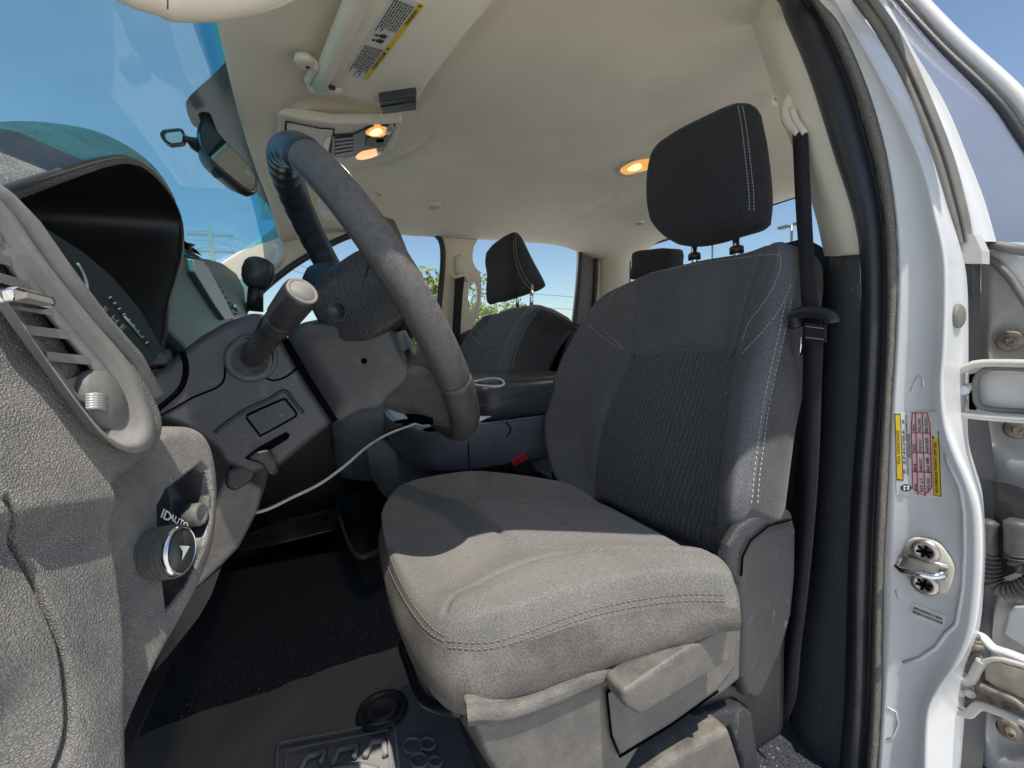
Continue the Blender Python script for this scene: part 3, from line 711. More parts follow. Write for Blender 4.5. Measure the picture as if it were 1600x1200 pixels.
# striker
c0, n0 = pon(1450, 888)
sp = smoothloop([pon(x, y, .0015)[0] for x, y in [(1415, 850), (1425, 840), (1440, 839), (1468, 846), (1485, 866), (1494, 885), (1492, 900), (1484, 922), (1468, 927), (1440, 922), (1422, 905), (1408, 878)]], 40)
cc = sum(sp, Vector())/40
mb = MB(); mb.loft([[p-n0*.002 for p in sp], [p+n0*.002 for p in sp], [cc+(p-cc)*.93+n0*.004 for p in sp]]); st = mb.build('door_striker', mat('tarnished brass zinc plate', (.60, .56, .48), .45, metal=0, mottle=(40, .25)), cab)
for x, y in ((1449, 858), (1448, 909)):
    c, n_ = pon(x, y, .006); mb = MB(); mb.disc(c, n_, [(.0125, -.002), (.013, .0015), (.010, .004), (.006, .004), (.005, .001), (0, .001)], 24); sc = mb.build('striker_screw', M['steel'], st)
    mb = MB()
    for k in range(6):
        a = math.pi*k/3; u = n_.orthogonal().normalized(); w = n_.cross(u); d = u*math.cos(a)+w*math.sin(a); mb.box(c+n_*.0045+d*.0035, d*.0035, n_.cross(d)*.0011, n_*.0003)
    mb.build('screw_recess', M['void'], sc, False)
a, b = pon(1409, 880)[0], pon(1478, 893)[0]
mb = MB(); mb.tube([pon(1418, 868)[0], a+n0*.014, a.lerp(b, .15)+n0*.020, a.lerp(b, .85)+n0*.020, b+n0*.014, b-n0*.001], [.0036, .0036, .0034, .0034, .0036, .0048], n=12); mb.build('striker_loop', M['chrome'], st)
mb = MB(); mb.tube([pon(1422, 866, .006)[0], pon(1488, 884, .006)[0]], .0022, n=8); mb.build('striker_ridge', M['steel'], st)
# labels on the pillar (bands of print laid on the paint)
def onp(x, y, l): return pon(x, y, l)[0]
def lab(corners, m, lift, parent, name):
    (x0, y0), (x1, y1), (x2, y2), (x3, y3) = corners; mb = MB(); rows = []
    for j in range(9):
        t = j/8; rows.append([onp(x0+(x1-x0)*s+((x3-x0)*(1-s)+(x2-x1)*s)*t, y0+(y1-y0)*s+((y3-y0)*(1-s)+(y2-y1)*s)*t, lift) for s in (0, .25, .5, .75, 1)])
    mb.grid(rows); return mb.build(name, m, parent, False)
lb = lab([(1397, 643), (1466, 643), (1475, 779), (1401, 772)], M['labelwhite'], .0006, pil, 'tyre_label')
lab([(1397, 646), (1407, 646), (1412, 751), (1401, 750)], M['ink'], .0009, lb, 'label_border')
lab([(1398.5, 648), (1406, 648), (1410.5, 749), (1402, 748)], M['yellow'], .0012, lb, 'label_band')
lab([(1457, 673), (1468, 673), (1472, 776), (1459, 774)], M['ink'], .0009, lb, 'label_border')
lab([(1458, 685), (1467, 685), (1470.5, 774.5), (1460, 773)], M['yellow'], .0012, lb, 'label_band')
lab([(1459, 675), (1466, 675), (1466.3, 682), (1459.3, 682)], M['yellow'], .0012, lb, 'label_symbol')
lab([(1424, 645), (1454, 645), (1457, 775), (1428, 772)], M['labelpink'], .0008, lb, 'label_table')
mb = MB()
for poly in ([(1426, 645), (1452, 645), (1454, 650), (1457, 770), (1454, 775), (1431, 772), (1427, 768), (1424, 650), (1426, 645)], [(1431, 645), (1435, 773)], [(1442, 645), (1446, 774)], [(1424, 676), (1454, 677)], [(1425, 707), (1455, 708)], [(1426, 737), (1456, 738)]):
    mb.tube([onp(*p, .0012) for p in resample([Vector((*q, 0)) for q in poly], 14, False) for p in [(p.x, p.y)]], .0005, n=5)
mb.build('label_rules', M['red'], lb)
def vtext(s, x, y0, y1, m, parent, h=7, bold=True):
    """line of print running down the pillar from (x,y0) towards (x+.., y1)"""
    a, nn = pon(x, y0, .0014); b = onp(x+(y1-y0)*.035, y1, .0014); xd = (b-a); w = xd.length
    up = xd.cross(nn).normalized()
    side = onp(x+h, y0, .0014)-a
    if up.dot(side) < 0: up = -up
    sz = side.length*1.25
    o = text(s, sz, a, xd, up, m, parent, 'label_print', bold=bold)
    xs = [(v.co-a).dot(xd.normalized()) for v in o.data.vertices]
    k = w/max(max(xs), 1e-6); xn = xd.normalized()
    for v in o.data.vertices: v.co = v.co+xn*((v.co-a).dot(xn))*(k-1)
vtext('TIRE AND LOADING INFORMATION', 1460, 690, 770, M['ink'], lb, 5)
vtext('SEATING CAPACITY  TOTAL', 1400.5, 672, 725, M['ink'], lb, 5)
vtext('5  FRONT 2', 1409, 655, 740, M['ink'], lb, 4)
vtext('THE COMBINED WEIGHT OF OCCUPANTS AND CARGO', 1414, 648, 742, M['ink'], lb, 4)
vtext('SHOULD NEVER EXCEED', 1419, 678, 715, M['ink'], lb, 4)
for i, (s1, s2, s3) in enumerate((('TIRE', 'FRONT REAR', 'COLD TIRE'), ('SIZE', 'LT275/70R18', '550 KPA'), ('RIM', 'LT275/70R18', '80 PSI'), ('SPARE', 'LT 275', '550 KPA'))):
    y = 650+31*i; vtext(s1, 1426.5+i, y+12, y+24, M['ink'], lb, 4); vtext(s2, 1435+i, y+4, y+25, M['ink'], lb, 5); vtext(s3, 1446+i, y+3, y+26, M['ink'], lb, 5)
ov = [onp(1416+9*math.cos(a), 762+5.5*math.sin(a), .0012) for a in [k*math.pi/14 for k in range(28)]]
mb = MB(); mb.poly(ov); em = mb.build('label_emblem', M['ink'], lb, False)
mb = MB()
for k in range(4):
    a = math.pi/4+k*math.pi/2; mb.tube([onp(1416+2*math.cos(a), 762+1.4*math.sin(a), .0016), onp(1416+6.5*math.cos(a), 762+3.8*math.sin(a), .0016)], [.0016, .0009], n=6, flat=.5)
mb.build('emblem_cross', M['labelwhite'], em)
lb2 = lab([(1426, 942), (1480, 963), (1473, 984), (1423, 962)], M['labelwhite'], .0006, pil, 'barcode_label')
mb = MB()
rr = random.Random(3)
for (bx, by, w) in ((1428, 947, .9), (1427, 953, .9)):
    x = 0
    while x < 46:
        s = rr.choice((.5, .8, 1.2)); a = onp(bx+x, by+x*.40, .001); b = onp(bx+x+s, by+(x+s)*.40, .001); c = onp(bx+x+s-1, by+(x+s)*.4+4, .001); d = onp(bx+x-1, by+x*.4+4, .001); mb.quad(a, b, c, d); x += s+rr.choice((.5, .9))
mb.build('barcode', M['ink'], lb2, False)
# jamb behind the pillar: dark gap and the white return below
mb = MB(); mb.grid([[T(1508, -30, X=.80), T(1508, 430, X=.80), T(1508, 1230, X=.80)], [T(1534, -30, X=.80), T(1534, 430, X=.80), T(1534, 1230, X=.80)]]); 
gap = strip('jamb_channel', [[T(x, y, X=.70) for x, y in [(1505, 395), (1508, 600), (1508, 800), (1500, 1230)]], [T(x, y, X=.74) for x, y in [(1533, 395), (1533, 600), (1560, 800), (1533, 1230)]]], 10, M['rubber'], cab)
low = strip('rear_jamb', [[T(x, y, X=.675) for x, y in [(1446, 1060), (1446, 1120), (1444, 1230)]], [T(x, y, X=.69) for x, y in [(1500, 1040), (1497, 1120), (1490, 1230)]], [T(x, y, X=.72) for x, y in [(1510, 1040), (1507, 1120), (1500, 1230)]]], 8, M['paint'], cab)
mb = MB(); mb.prism([V(-.80, .15, -.75), V(-.30, .15, -.75), V(-.26, .15, -.3), V(-.34, .15, -.03), V(-.80, .15, -.03)], YA*.06); o = mb.build('cowl_side', M['paint'], cab, False); bevel(o, .015)
mb = MB(); mb.prism([V(-.1, .16, -.75), V(.9, .16, -.75), V(.9, .16, -.62), V(-.1, .16, -.62)], YA*.06); o = mb.build('rocker_panel', M['paint'], cab, False); bevel(o, .02)
# ================================================================ REAR DOOR (open, hinged on the pillar)
rd = thing('open_rear_door', V(.80, .2, -.62), 'white rear door standing open on rusty hinges at the pillar', 'door')
XD = .76
ml = [(1324, -10), (1381, 74), (1447, 219), (1482, 328), (1499, 381)]; mr = [(1366, -10), (1416, 66), (1482, 219), (1512, 324), (1521, 378)]
wr = [(1378, -10), (1425, 74), (1476, 160), (1512, 245), (1538, 312), (1557, 378)]; go = [(1392, -10), (1469, 74), (1556, 157), (1600, 216), (1680, 330), (1700, 380)]
mL, mR, wR, gO = pts(ml, X=.70), pts(mr, X=.71), pts(wr, X=.74), pts(go, X=.80)
lines = []
for k, h in ((0, .0), (.15, .008), (.5, .010), (.62, .004), (.7, .010), (.9, .008), (1, 0)):
    A, B = resample(mL, 40), resample(mR, 40); lines.append([p.lerp(q, k)+Vector((-h, 0, 0)) for p, q in zip(A, B)])
mb = MB(); mb.grid(lines); o = mb.build('window_moulding', M['moulding'], rd)
wf = strip('window_frame', [mR, [p.lerp(q, .3)+Vector((-.008, 0, 0)) for p, q in zip(resample(mR, 30), resample(wR, 30))], [p.lerp(q, .85)+Vector((-.008, 0, 0)) for p, q in zip(resample(mR, 30), resample(wR, 30))], wR], 30, M['paint'], rd)
strip('door_window', [wR, gO], 30, M['doorglass'], rd)
mb = MB(); mb.tube([p+Vector((-.004, 0, 0)) for p in resample(gO, 30)], .0065, n=8); mb.build('window_seal', M['rubber'], rd)
mb = MB(); mb.tube([p+Vector((.004, -.012, .006)) for p in resample(gO, 30)], .008, n=8); mb.build('outer_frame', M['paint'], rd)
# belt moulding and shoulder of the door skin
mb = MB(); mb.tube(pts([(1524, 380), (1560, 384), (1610, 394)], X=.745), .0055, n=10, flat=1.2); mb.build('belt_moulding', M['moulding'], rd)
mb = MB(); mb.tube(pts([(1524, 379), (1546, 381)], X=.738), [.0085, .0085], n=12); mb.build('moulding_end_cap', M['rubber'], rd)
XB = .775
skin = pts([(1520, 388), (1560, 392), (1700, 405), (1700, 560), (1640, 520), (1600, 462), (1578, 430), (1556, 408), (1538, 400), (1522, 404)], X=XB-.015)
mb = MB(); mb.prism(skin, XA*.01); o = mb.build('door_skin', M['paint'], rd, False); bevel(o, .004)
mb = MB(); mb.tube(pts([(1523, 402), (1538, 401), (1556, 411), (1578, 434), (1600, 467), (1640, 530)], X=XB-.02), .004, n=8); mb.build('hem_flange', M['moulding'], rd)
# inner panel of the door with stamped recesses
rows = []
lft = [(1533, 395), (1532, 500), (1529, 560), (1527, 640), (1531, 700), (1540, 760), (1545, 900), (1533, 1010), (1527, 1100), (1522, 1230)]
for k in range(40):
    t = k/39; row = []
    for p in resample([Vector((*q, 0)) for q in lft], 70):
        x, y = p.x+t*130, p.y
        d = 0
        for cx, cy, r, a in ((1582, 535, 34, .008), (1592, 668, 42, .010), (1585, 1140, 40, .010), (1600, 985, 50, .01)):
            q = ((x-cx)**2+(y-cy)**2)**.5; d += a*(1-sst((q-r*.7)/(r*.5)))
        d -= .010*(1-sst(t*8))*-1
        row.append(T(x, y, X=XB+d))
    rows.append(row)
mb = MB(); mb.grid(rows); ip = mb.build('hinge_face', M['paintdirty'], rd)
def bolt(px, py, X, r, parent=ip, m='rust', name='bolt'):
    c = T(px, py, X=X); n = (Vector((-1, -.35, 0))).normalized(); mb = MB()
    mb.disc(c, n, [(r*2.3, -.001), (r*2.3, .0015), (r*1.9, .003), (r*1.2, .003)], 24); w = mb.build('washer', M['rust'], parent)
    mb = MB(); mb.disc(c+n*.003, n, [(r, 0), (r, .007), (r*.85, .008), (r*.5, .008), (r*.45, .006), (0, .006)], 6); mb.build(name, M[m], w, False)
bolt(1578, 533, XB-.001, .0055); bolt(1590, 670, XB+.001, .0055); bolt(1578, 1140, XB, .0055); bolt(1603, 968, XB, .006)
# upper hinge: pillar bracket, pin bolt, strap channel
HX = .652
def tb(path, r, X, flat=1.0, n=10, m=40):
    t = MB(); t.tube(resample(pts(path, X=X), m), r, n=n, flat=flat); return t
h = tb([(1720, 572), (1600, 568), (1530, 568), (1508, 576), (1488, 584), (1482, 594), (1481, 612), (1482, 632), (1490, 643), (1520, 649), (1600, 655), (1720, 660)], .0042, HX, 1.5).build('hinge_bracket', M['paintdirty'], rd)
t = MB(); t.poly(pts([(1488, 586), (1518, 574), (1700, 574), (1700, 655), (1520, 646), (1488, 638)], X=HX+.016)); t.build('hinge_back', M['paintdirty'], h, False)
t = MB(); t.poly(pts([(1514, 585), (1526, 583), (1526, 641), (1514, 640)], X=HX+.012)); t.build('hinge_slot', M['void'], h, False)
t = MB(); t.prism(pts([(1532, 586), (1545, 581), (1720, 580), (1720, 642), (1560, 637), (1538, 634), (1530, 620)], X=HX+.010), XA*.004); hs2 = t.build('hinge_strap', M['paintdirty'], h, False)
tb([(1720, 578), (1560, 576), (1536, 580), (1526, 592), (1525, 610), (1527, 628), (1540, 638), (1600, 643), (1720, 648)], .0030, HX+.004, 1.3).build('strap_rim', M['moulding'], hs2)
c = T(1503, 609, X=HX+.004); n = Vector((-.75, -.6, 0)).normalized()
t = MB(); t.disc(c+n*-.006, n, [(.0085, 0), (.0085, .002), (.0055, .0025)], 20); t.build('hinge_washer', M['paintdirty'], h)
t = MB(); t.disc(c-n*.004, n, [(.0058, 0), (.0058, .009), (.0048, .0105), (0, .0105)], 6); t.build('hinge_bolt', M['paint'], h, False)
t = MB(); t.tube([T(1508, 606, X=HX+.004), T(1523, 604, X=HX+.006)], .0045, n=8); t.build('hinge_pin', M['paintdirty'], h)
# lower hinge with check strap
LX = .655
h = tb([(1534, 1032), (1526, 1046), (1518, 1062), (1506, 1063), (1488, 1056), (1478, 1064), (1476, 1080), (1480, 1098), (1494, 1110), (1512, 1116), (1520, 1110), (1532, 1103), (1560, 1112), (1620, 1138)], .0034, LX, 1.4, m=60).build('hinge_bracket', M['paintdirty'], rd)
t = MB(); t.prism(pts([(1482, 1062), (1506, 1066), (1520, 1064), (1540, 1036), (1620, 1062), (1620, 1132), (1560, 1108), (1530, 1098), (1514, 1108), (1486, 1098)], X=LX+.008), XA*.004); t.build('hinge_back', M['rust'], h, False)
t = MB(); t.prism(pts([(1500, 1044), (1512, 1026), (1526, 1016), (1536, 1030), (1526, 1048), (1516, 1060)], X=LX+.002), XA*.01); o = t.build('hinge_knuckle', M['moulding'], h, False); bevel(o, .002)
t = MB(); t.prism(pts([(1538, 1038), (1560, 1036), (1600, 1048), (1640, 1064), (1640, 1100), (1600, 1092), (1560, 1076), (1540, 1062)], X=LX+.003), XA*.004); t.build('hinge_channel', mat('dirty tan primer', (.42, .37, .28), .6, mottle=(40, .3)), h, False)
tb([(1536, 1034), (1560, 1030), (1600, 1040), (1660, 1062)], .0025, LX, 1.2).build('channel_rim', M['paintdirty'], h)
tb([(1534, 1070), (1560, 1082), (1585, 1092), (1605, 1108)], .0042, LX+.001, 1.6).build('hinge_arm', M['rust'], h)
for x, y, X in ((1496, 1076, LX+.004), (1512, 1078, LX+.006)):
    t = MB(); t.disc(T(x, y, X=X), Vector((-.8, -.6, 0)), [(.0075, -.004), (.0075, .001), (.005, .0015), (.005, .007), (0, .008)], 8); t.build('hinge_bolt', M['paintdirty'], h, False)
for r, z in ((.0055, 1003), (.0075, 1008), (.0045, 996)):
    t = MB(); t.disc(T(1524, z, X=LX+.004), ZA, [(r, -.002), (r, .003), (r*.8, .004), (0, .004)], 16); t.build('check_pin', M['rust'], h)
tb([(1520, 990), (1536, 996), (1552, 1012), (1580, 1022), (1640, 1046)], .0036, LX+.01, 1.8).build('check_strap', M['paint'], rd)
tb([(1536, 1004), (1556, 1020), (1584, 1032), (1640, 1054)], .0022, LX+.006, 1.2).build('check_strap', M['steel'], rd)
t = MB(); t.prism(pts([(1566, 990), (1574, 958), (1584, 948), (1620, 946), (1640, 1010), (1600, 1012)], X=.74), XA*.006); o = t.build('latch_plate', M['paint'], rd, False); bevel(o, .003)
# wiring boot with corrugated hoses, black bracket behind
BX = .715
bk = pts([(1532, 775), (1538, 756), (1552, 751), (1580, 756), (1610, 768), (1700, 790), (1700, 910), (1600, 890), (1560, 905), (1534, 890)], X=.735)
mb = MB(); mb.prism(bk, XA*.004); o = mb.build('boot_bracket', M['boot'], rd, False)
def corr(path, r, nring):
    P = resample(pts(path, X=BX), nring*6); rs = [r*(1+.20*math.sin(2*math.pi*i/6)) for i in range(len(P))]
    mb = MB(); mb.tube(P, rs, n=18); return mb
hosem = mat('worn grey corrugated rubber', (.075, .072, .07), .5, mottle=(60, .25), dust=((.22, .2, .17), 50, .5, .9))
mb = MB(); mb.tube(resample(pts([(1544, 812), (1544, 820), (1543, 866)], X=BX), 12), [.005]+[.0092]*11, n=18); mb.tube(resample(pts([(1590, 812), (1590, 822), (1591, 866)], X=BX), 12), [.007]+[.0115]*11, n=18); o2 = mb.build('wiring_boot', hosem, rd)
corr([(1543, 864), (1543, 885), (1549, 905), (1566, 920), (1590, 924), (1612, 915), (1640, 895)], .0098, 17).build('corrugated_hose', hosem, o2)
corr([(1591, 864), (1594, 876), (1606, 884), (1640, 888)], .0105, 8).build('corrugated_hose', hosem, o2)
mb = MB(); mb.prism([T(1494, 366, X=.70), T(1522, 366, X=.70), T(1534, 392, X=.70), T(1534, 412, X=.70), T(1508, 412, X=.70), T(1500, 390, X=.70)], XA*.02); mb.build('sash_corner', M['paintdirty'], rd, False)
mb = MB(); mb.disc(T(1558, 764, X=.764), Vector((-1, -.3, 0)), [(.008, 0), (.008, .002), (.005, .003), (.004, .001), (0, .001)], 18); mb.build('bracket_hole', M['steel'], o)

# ================================================================ DRIVER SEAT
ds = thing('bucket_seat', V(.35, .55, -.60), 'charcoal cloth driver seat with sunlit cushion front and grey side handle', 'seat', 'front seats')
# backrest
SB = plane_x(.50, -.07, .46)
bot = [(902, 772), (945, 790), (1000, 818), (1060, 845), (1110, 866), (1134, 868), (1160, 840), (1190, 800)]
top = [(958, 462), (985, 438), (1020, 418), (1080, 402), (1130, 392), (1180, 384), (1222, 378), (1242, 385)]
lef = [(902, 772), (880, 745), (864, 700), (860, 660), (868, 610), (885, 565), (908, 520), (930, 485), (958, 462)]
rig = [(1190, 800), (1197, 720), (1207, 640), (1222, 560), (1236, 490), (1243, 430), (1242, 385)]
sR = [(925, 770), (932, 700), (945, 640), (965, 595), (985, 558)]; 
groove_b = [([(985, 558), (1045, 545), (1100, 545), (1156, 556)], 4, .004), ([(985, 558), (962, 600), (942, 650), (930, 710), (925, 775)], 4, .005), ([(1156, 556), (1150, 640), (1140, 720), (1128, 800), (1122, 860)], 4, .005),
            ([(985, 558), (988, 500), (997, 440)], 4, .003), ([(1156, 556), (1168, 500), (1186, 440), (1205, 385)], 4, .003), ([(1000, 425), (1080, 408), (1150, 399), (1215, 394), (1222, 410), (1212, 440), (1190, 480), (1160, 520)], 3, .0012)]
insert_poly = [(985, 560), (1045, 547), (1100, 547), (1155, 558), (1149, 640), (1139, 720), (1127, 800), (1118, 870), (1060, 850), (1000, 822), (926, 785), (931, 710), (943, 650), (963, 600)]
def bolster(u, v, p):
    s = max(0, (abs(u-.47)-.26)/.24); k = .040*sst(s)*(1-.55*v)
    return k-.008*math.exp(-((v-.45)/.3)**2)*(1-s)
back = pad('backrest', SB, bot, top, lef, rig, ds, [M['cloth'], M['insertdark'], M['clothside']], 150, 170, .028, .006, bolster, groove_b,
           skirt=((.012, .003), (.035, .006), (.055, .003), (.068, -.004), (.076, -.014), (.080, -.05)), regions=[(insert_poly, 1)])
bt = bvh(back)
def off(poly, dx, dy=0): return [(x+dx, y+dy) for x, y in poly]
seam1 = [(1236, 470), (1226, 520), (1212, 580), (1200, 640), (1192, 700), (1186, 750), (1183, 796)]
stitches(back, bt, seam1, M['thread'], step=.006, ln=.004, r=.00055)
stitches(back, bt, off(seam1, -9), M['thread'], step=.006, ln=.004, r=.00055)
stitches(back, bt, [(942, 515), (975, 545)], M['thread']); stitches(back, bt, [(920, 508), (950, 533), (978, 548)], M['thread'])
stitches(back, bt, [(946, 480), (962, 455), (1000, 432), (1080, 414), (1150, 404), (1210, 398), (1220, 408), (1214, 435), (1196, 470), (1170, 505), (1158, 540)], M['thread'])
stitches(back, bt, [(1160, 552), (1190, 520), (1220, 480), (1237, 440)], M['thread'], step=.005)
# rear shell of the backrest
mb = MB(); sh = [(1243, 374), (1262, 372), (1285, 384), (1298, 402), (1296, 470), (1290, 560), (1284, 660), (1278, 760), (1240, 800), (1230, 700), (1236, 560), (1246, 450)]
mb.prism(pts(sh, X=.69), Vector((.03, .05, 0))+YA*.25); o = mb.build('back_shell', M['shell'], ds, False); bevel(o, .012, 4)
# headrest with posts
HP = plane_x(.575, .25, .12)
hb = [(1012, 342), (1024, 362), (1045, 377), (1080, 377), (1125, 364), (1155, 354), (1170, 342)]
ht = [(1030, 218), (1060, 196), (1098, 175), (1130, 160), (1150, 155), (1157, 162)]
hl = [(1012, 342), (1005, 310), (1005, 275), (1012, 240), (1030, 218)]
hr = [(1170, 342), (1174, 310), (1172, 260), (1166, 210), (1157, 162)]
hd_ = pad('headrest', HP, hb, ht, hl, hr, ds, [M['clothdark'], M['clothdark']], 60, 60, .022, .012, None, [([(1152, 170), (1158, 230), (1163, 290), (1165, 330)], 3, .001)],
          skirt=((.008, .0015), (.02, .001), (.032, -.003), (.040, -.014), (.042, -.05)))
htb = bvh(hd_); hs = [(1160, 166), (1166, 200), (1172, 250), (1177, 300), (1178, 334)]
stitches(hd_, htb, hs, M['thread']); stitches(hd_, htb, off(hs, -7), M['thread'])
for x0, y0, x1, y1 in ((1085, 365, 1085, 402), (1150, 350, 1151, 392)):
    a, b = T(x0, y0, X=.612), T(x1, y1, X=.600); mb = MB(); mb.tube([a+ZA*.02, a, b, b-ZA*.03], .0055, n=12); p_ = mb.build('headrest_post', M['chrome'], ds)
    mb = MB(); mb.disc(b+ZA*.004, ZA, [(.010, -.008), (.010, .001), (.008, .003), (.006, .003)], 18); mb.build('post_collar', M['black'], p_)
# cushion
CP = (V(0, 0, -.245), Vector((-.04, 0, 1)).normalized())
cb = [(600, 850), (612, 890), (635, 940), (665, 985), (700, 1010), (740, 1015)]        # front edge, far to near
ct = [(905, 772), (960, 790), (1020, 818), (1080, 850), (1130, 885), (1152, 915)]      # rear edge
cl = [(600, 850), (597, 815), (606, 785), (632, 762), (680, 750), (740, 744), (810, 752), (860, 760), (905, 772)]
cr_ = [(740, 1015), (800, 1000), (860, 978), (930, 956), (1000, 942), (1080, 936), (1152, 938)]
ct[-1] = (1152, 938); ct[-2] = (1138, 900)
cg = [([(742, 776), (752, 800), (775, 825), (800, 845)], 4, .004), ([(640, 765), (700, 775), (742, 779), (800, 782), (850, 784), (900, 790)], 3, .003), ([(800, 845), (850, 862), (910, 880), (960, 897)], 3, .0025),
      ([(700, 985), (715, 955), (745, 935), (800, 910), (860, 894), (930, 886), (1000, 886), (1060, 890), (1110, 895)], 5, .003), ([(830, 782), (860, 805), (890, 820)], 3, .002)]
def cdisp(u, v, p):       # u far->near side, v front->rear
    side = sst((u-.66)/.22)*.022*sst(v*5+.2)-sst((u-.97)/.03)*.012+sst((.22-u)/.2)*.014
    return side+.012*sst((.25-v)/.25)-.006*math.exp(-((u-.45)/.25)**2-((v-.55)/.3)**2)
ins = [(745, 778), (800, 782), (905, 790), (960, 800), (1020, 828), (1080, 860), (1120, 890), (1000, 884), (930, 884), (880, 870), (800, 845), (775, 825), (753, 800)]
cush = pad('seat_cushion', CP, cb, ct, cl, cr_, ds, [M['cushcloth'], M['insert'], M['cushside']], 150, 150, .022, .004, cdisp, cg,
           skirt=((.004, .001), (.014, .005), (.024, .007), (.040, .006), (.054, .001), (.062, -.010), (.066, -.05)), regions=[(ins, 1)], sk=lambda x, y: 1.0 if x < 960 or y < 890 else 1-.6*sst((x-960)/200))
ctb = bvh(cush)
se = [(700, 1003), (760, 1005), (820, 990), (880, 968), (940, 950), (1000, 938), (1070, 930), (1140, 931)]
stitches(cush, ctb, off(se, 0, 8), M['threaddark'], step=.005, r=.00055); stitches(cush, ctb, off(se, 0, -2), M['threaddark'], step=.005, r=.00055)
stitches(cush, ctb, [(602, 870), (615, 905), (640, 950), (668, 985), (700, 1005)], M['threaddark'], step=.005, r=.00055)
stitches(cush, ctb, [(607, 862), (622, 900), (646, 944), (674, 979), (702, 997)], M['threaddark'], step=.005, r=.00055)
# seat base under the cushion, front shield
mb = MB(); a = [T(622, 905, Y=.76), T(735, 1075, Y=.335)]
mb.prism([V(.14, .72, -.33), V(.135, .32, -.33), V(.135, .32, -.52), V(.16, .72, -.56)], XA*.38); o = mb.build('seat_frame', M['black'], ds, False); bevel(o, .02)
fs = [T(612, 900, Y=.74), T(640, 960, Y=.60), T(690, 1030, Y=.42), T(735, 1085, Y=.315)]
mb = MB(); rows = [[p+Vector((.012, 0, .012)) for p in resample(fs, 16)], [p+Vector((.0, 0, -.02)) for p in resample(fs, 16)], [p+Vector((.012, 0, -.06)) for p in resample(fs, 16)], [p+Vector((.03, 0, -.11)) for p in resample(fs, 16)]]
mb.grid(rows); o = mb.build('front_skirt', M['cushside'], ds); mod(o, 'SOLIDIFY', thickness=.004)
# side valance
YV = .298
vo = [(727, 1100), (745, 1097), (777, 1097), (820, 1086), (863, 1069), (900, 1050), (1000, 1012), (1080, 982), (1154, 954), (1160, 985), (1158, 1062), (1130, 1085), (1060, 1130), (1000, 1170), (965, 1230), (790, 1230), (762, 1190), (738, 1130)]
sv = MB(); P = pts(vo, Y=YV); sv.prism(P, YA*.014); val = sv.build('side_valance', M['seatplastic'], ds, False); bevel(val, .006, 5, 50)
lip = [(729, 1099), (745, 1097), (777, 1097), (820, 1086), (863, 1069), (930, 1040), (1000, 1012)]
mb = MB(); r0 = [T(x, y-3, Y=YV+.012) for x, y in lip]; r1 = [T(x, y+8, Y=YV-.004) for x, y in lip]; r2 = [T(x+2, y+24, Y=YV-.010) for x, y in lip]; r3 = [T(x+3, y+36, Y=YV-.002) for x, y in lip]
o = strip('grained_lip', [r0, [a.lerp(b, .5)+ZA*.003 for a, b in zip(r0, r1)], r1, r2, r3], 24, M['seatgrain'], val)
# recess panel and recliner handle
mb = MB(); rp = pts([(948, 1082), (1010, 1040), (1140, 968), (1152, 972), (1152, 1040), (1120, 1080), (1050, 1130), (970, 1182), (956, 1150)], Y=YV-.003); mb.prism(rp, YA*.01); o = mb.build('recess_panel', M['seatplastic'], val, False); bevel(o, .003)
mb = MB(); mb.tube(pts([(948, 1082), (1010, 1040), (1142, 966)], Y=YV-.003), .0012, n=6); mb.tube(pts([(948, 1082), (955, 1150), (968, 1182), (1050, 1132), (1122, 1080)], Y=YV-.003), .0012, n=6); mb.build('recess_edge', M['void'], val)
hn = pts([(974, 1082), (1050, 1030), (1128, 980), (1140, 976), (1146, 984), (1146, 1004), (1140, 1034), (1010, 1115), (1000, 1119), (980, 1108), (975, 1098)], Y=YV-.034)
mb = MB(); mb.prism(hn, YA*.026); o = mb.build('seat_handle', M['seatplastic'], ds, False); bevel(o, .0055, 5, 30)
# recliner cover
rc = [(1134, 885), (1142, 855), (1160, 825), (1188, 806), (1240, 795), (1247, 830), (1246, 900), (1240, 960), (1224, 1020), (1200, 1075), (1188, 1098), (1166, 1092), (1158, 1060), (1160, 985), (1154, 950), (1152, 915)]
mb = MB(); mb.prism(pts(rc, Y=YV+.006), YA*.018); o = mb.build('recliner_cover', M['shell'], ds, False); bevel(o, .014, 5, 50)
mb = MB(); mb.tube(pts([(1158, 900), (1160, 870), (1172, 845), (1200, 822), (1236, 812)], Y=YV+.004), .0012, n=6); mb.build('cover_seam', M['void'], o)
# rail cover at the bottom
mb = MB(); mb.prism(pts([(990, 1230), (1045, 1190), (1140, 1138), (1160, 1200), (1166, 1240)], Y=YV-.01), YA*.05); o = mb.build('rail_cover', M['seatplastic'], ds, False); bevel(o, .006)
mb = MB(); mb.prism(pts([(1160, 1100), (1178, 1112), (1188, 1190), (1180, 1240), (1166, 1240), (1160, 1190), (1140, 1138), (1000, 1215), (975, 1200), (1100, 1118)], Y=YV+.012), YA*.06); o = mb.build('rail_end', M['shell'], ds, False); bevel(o, .006)
# adjuster bar in front of the seat
mb = MB(); mb.tube(resample([T(722, 1112, Y=.36), T(700, 1108, Y=.37), T(668, 1098, Y=.40), T(652, 1078, Y=.44), T(640, 1045, Y=.50), T(629, 1015, Y=.58), T(632, 1003, Y=.62), T(648, 996, Y=.66)], 40), .0055, n=10); mb.build('adjuster_bar', M['black'], ds)
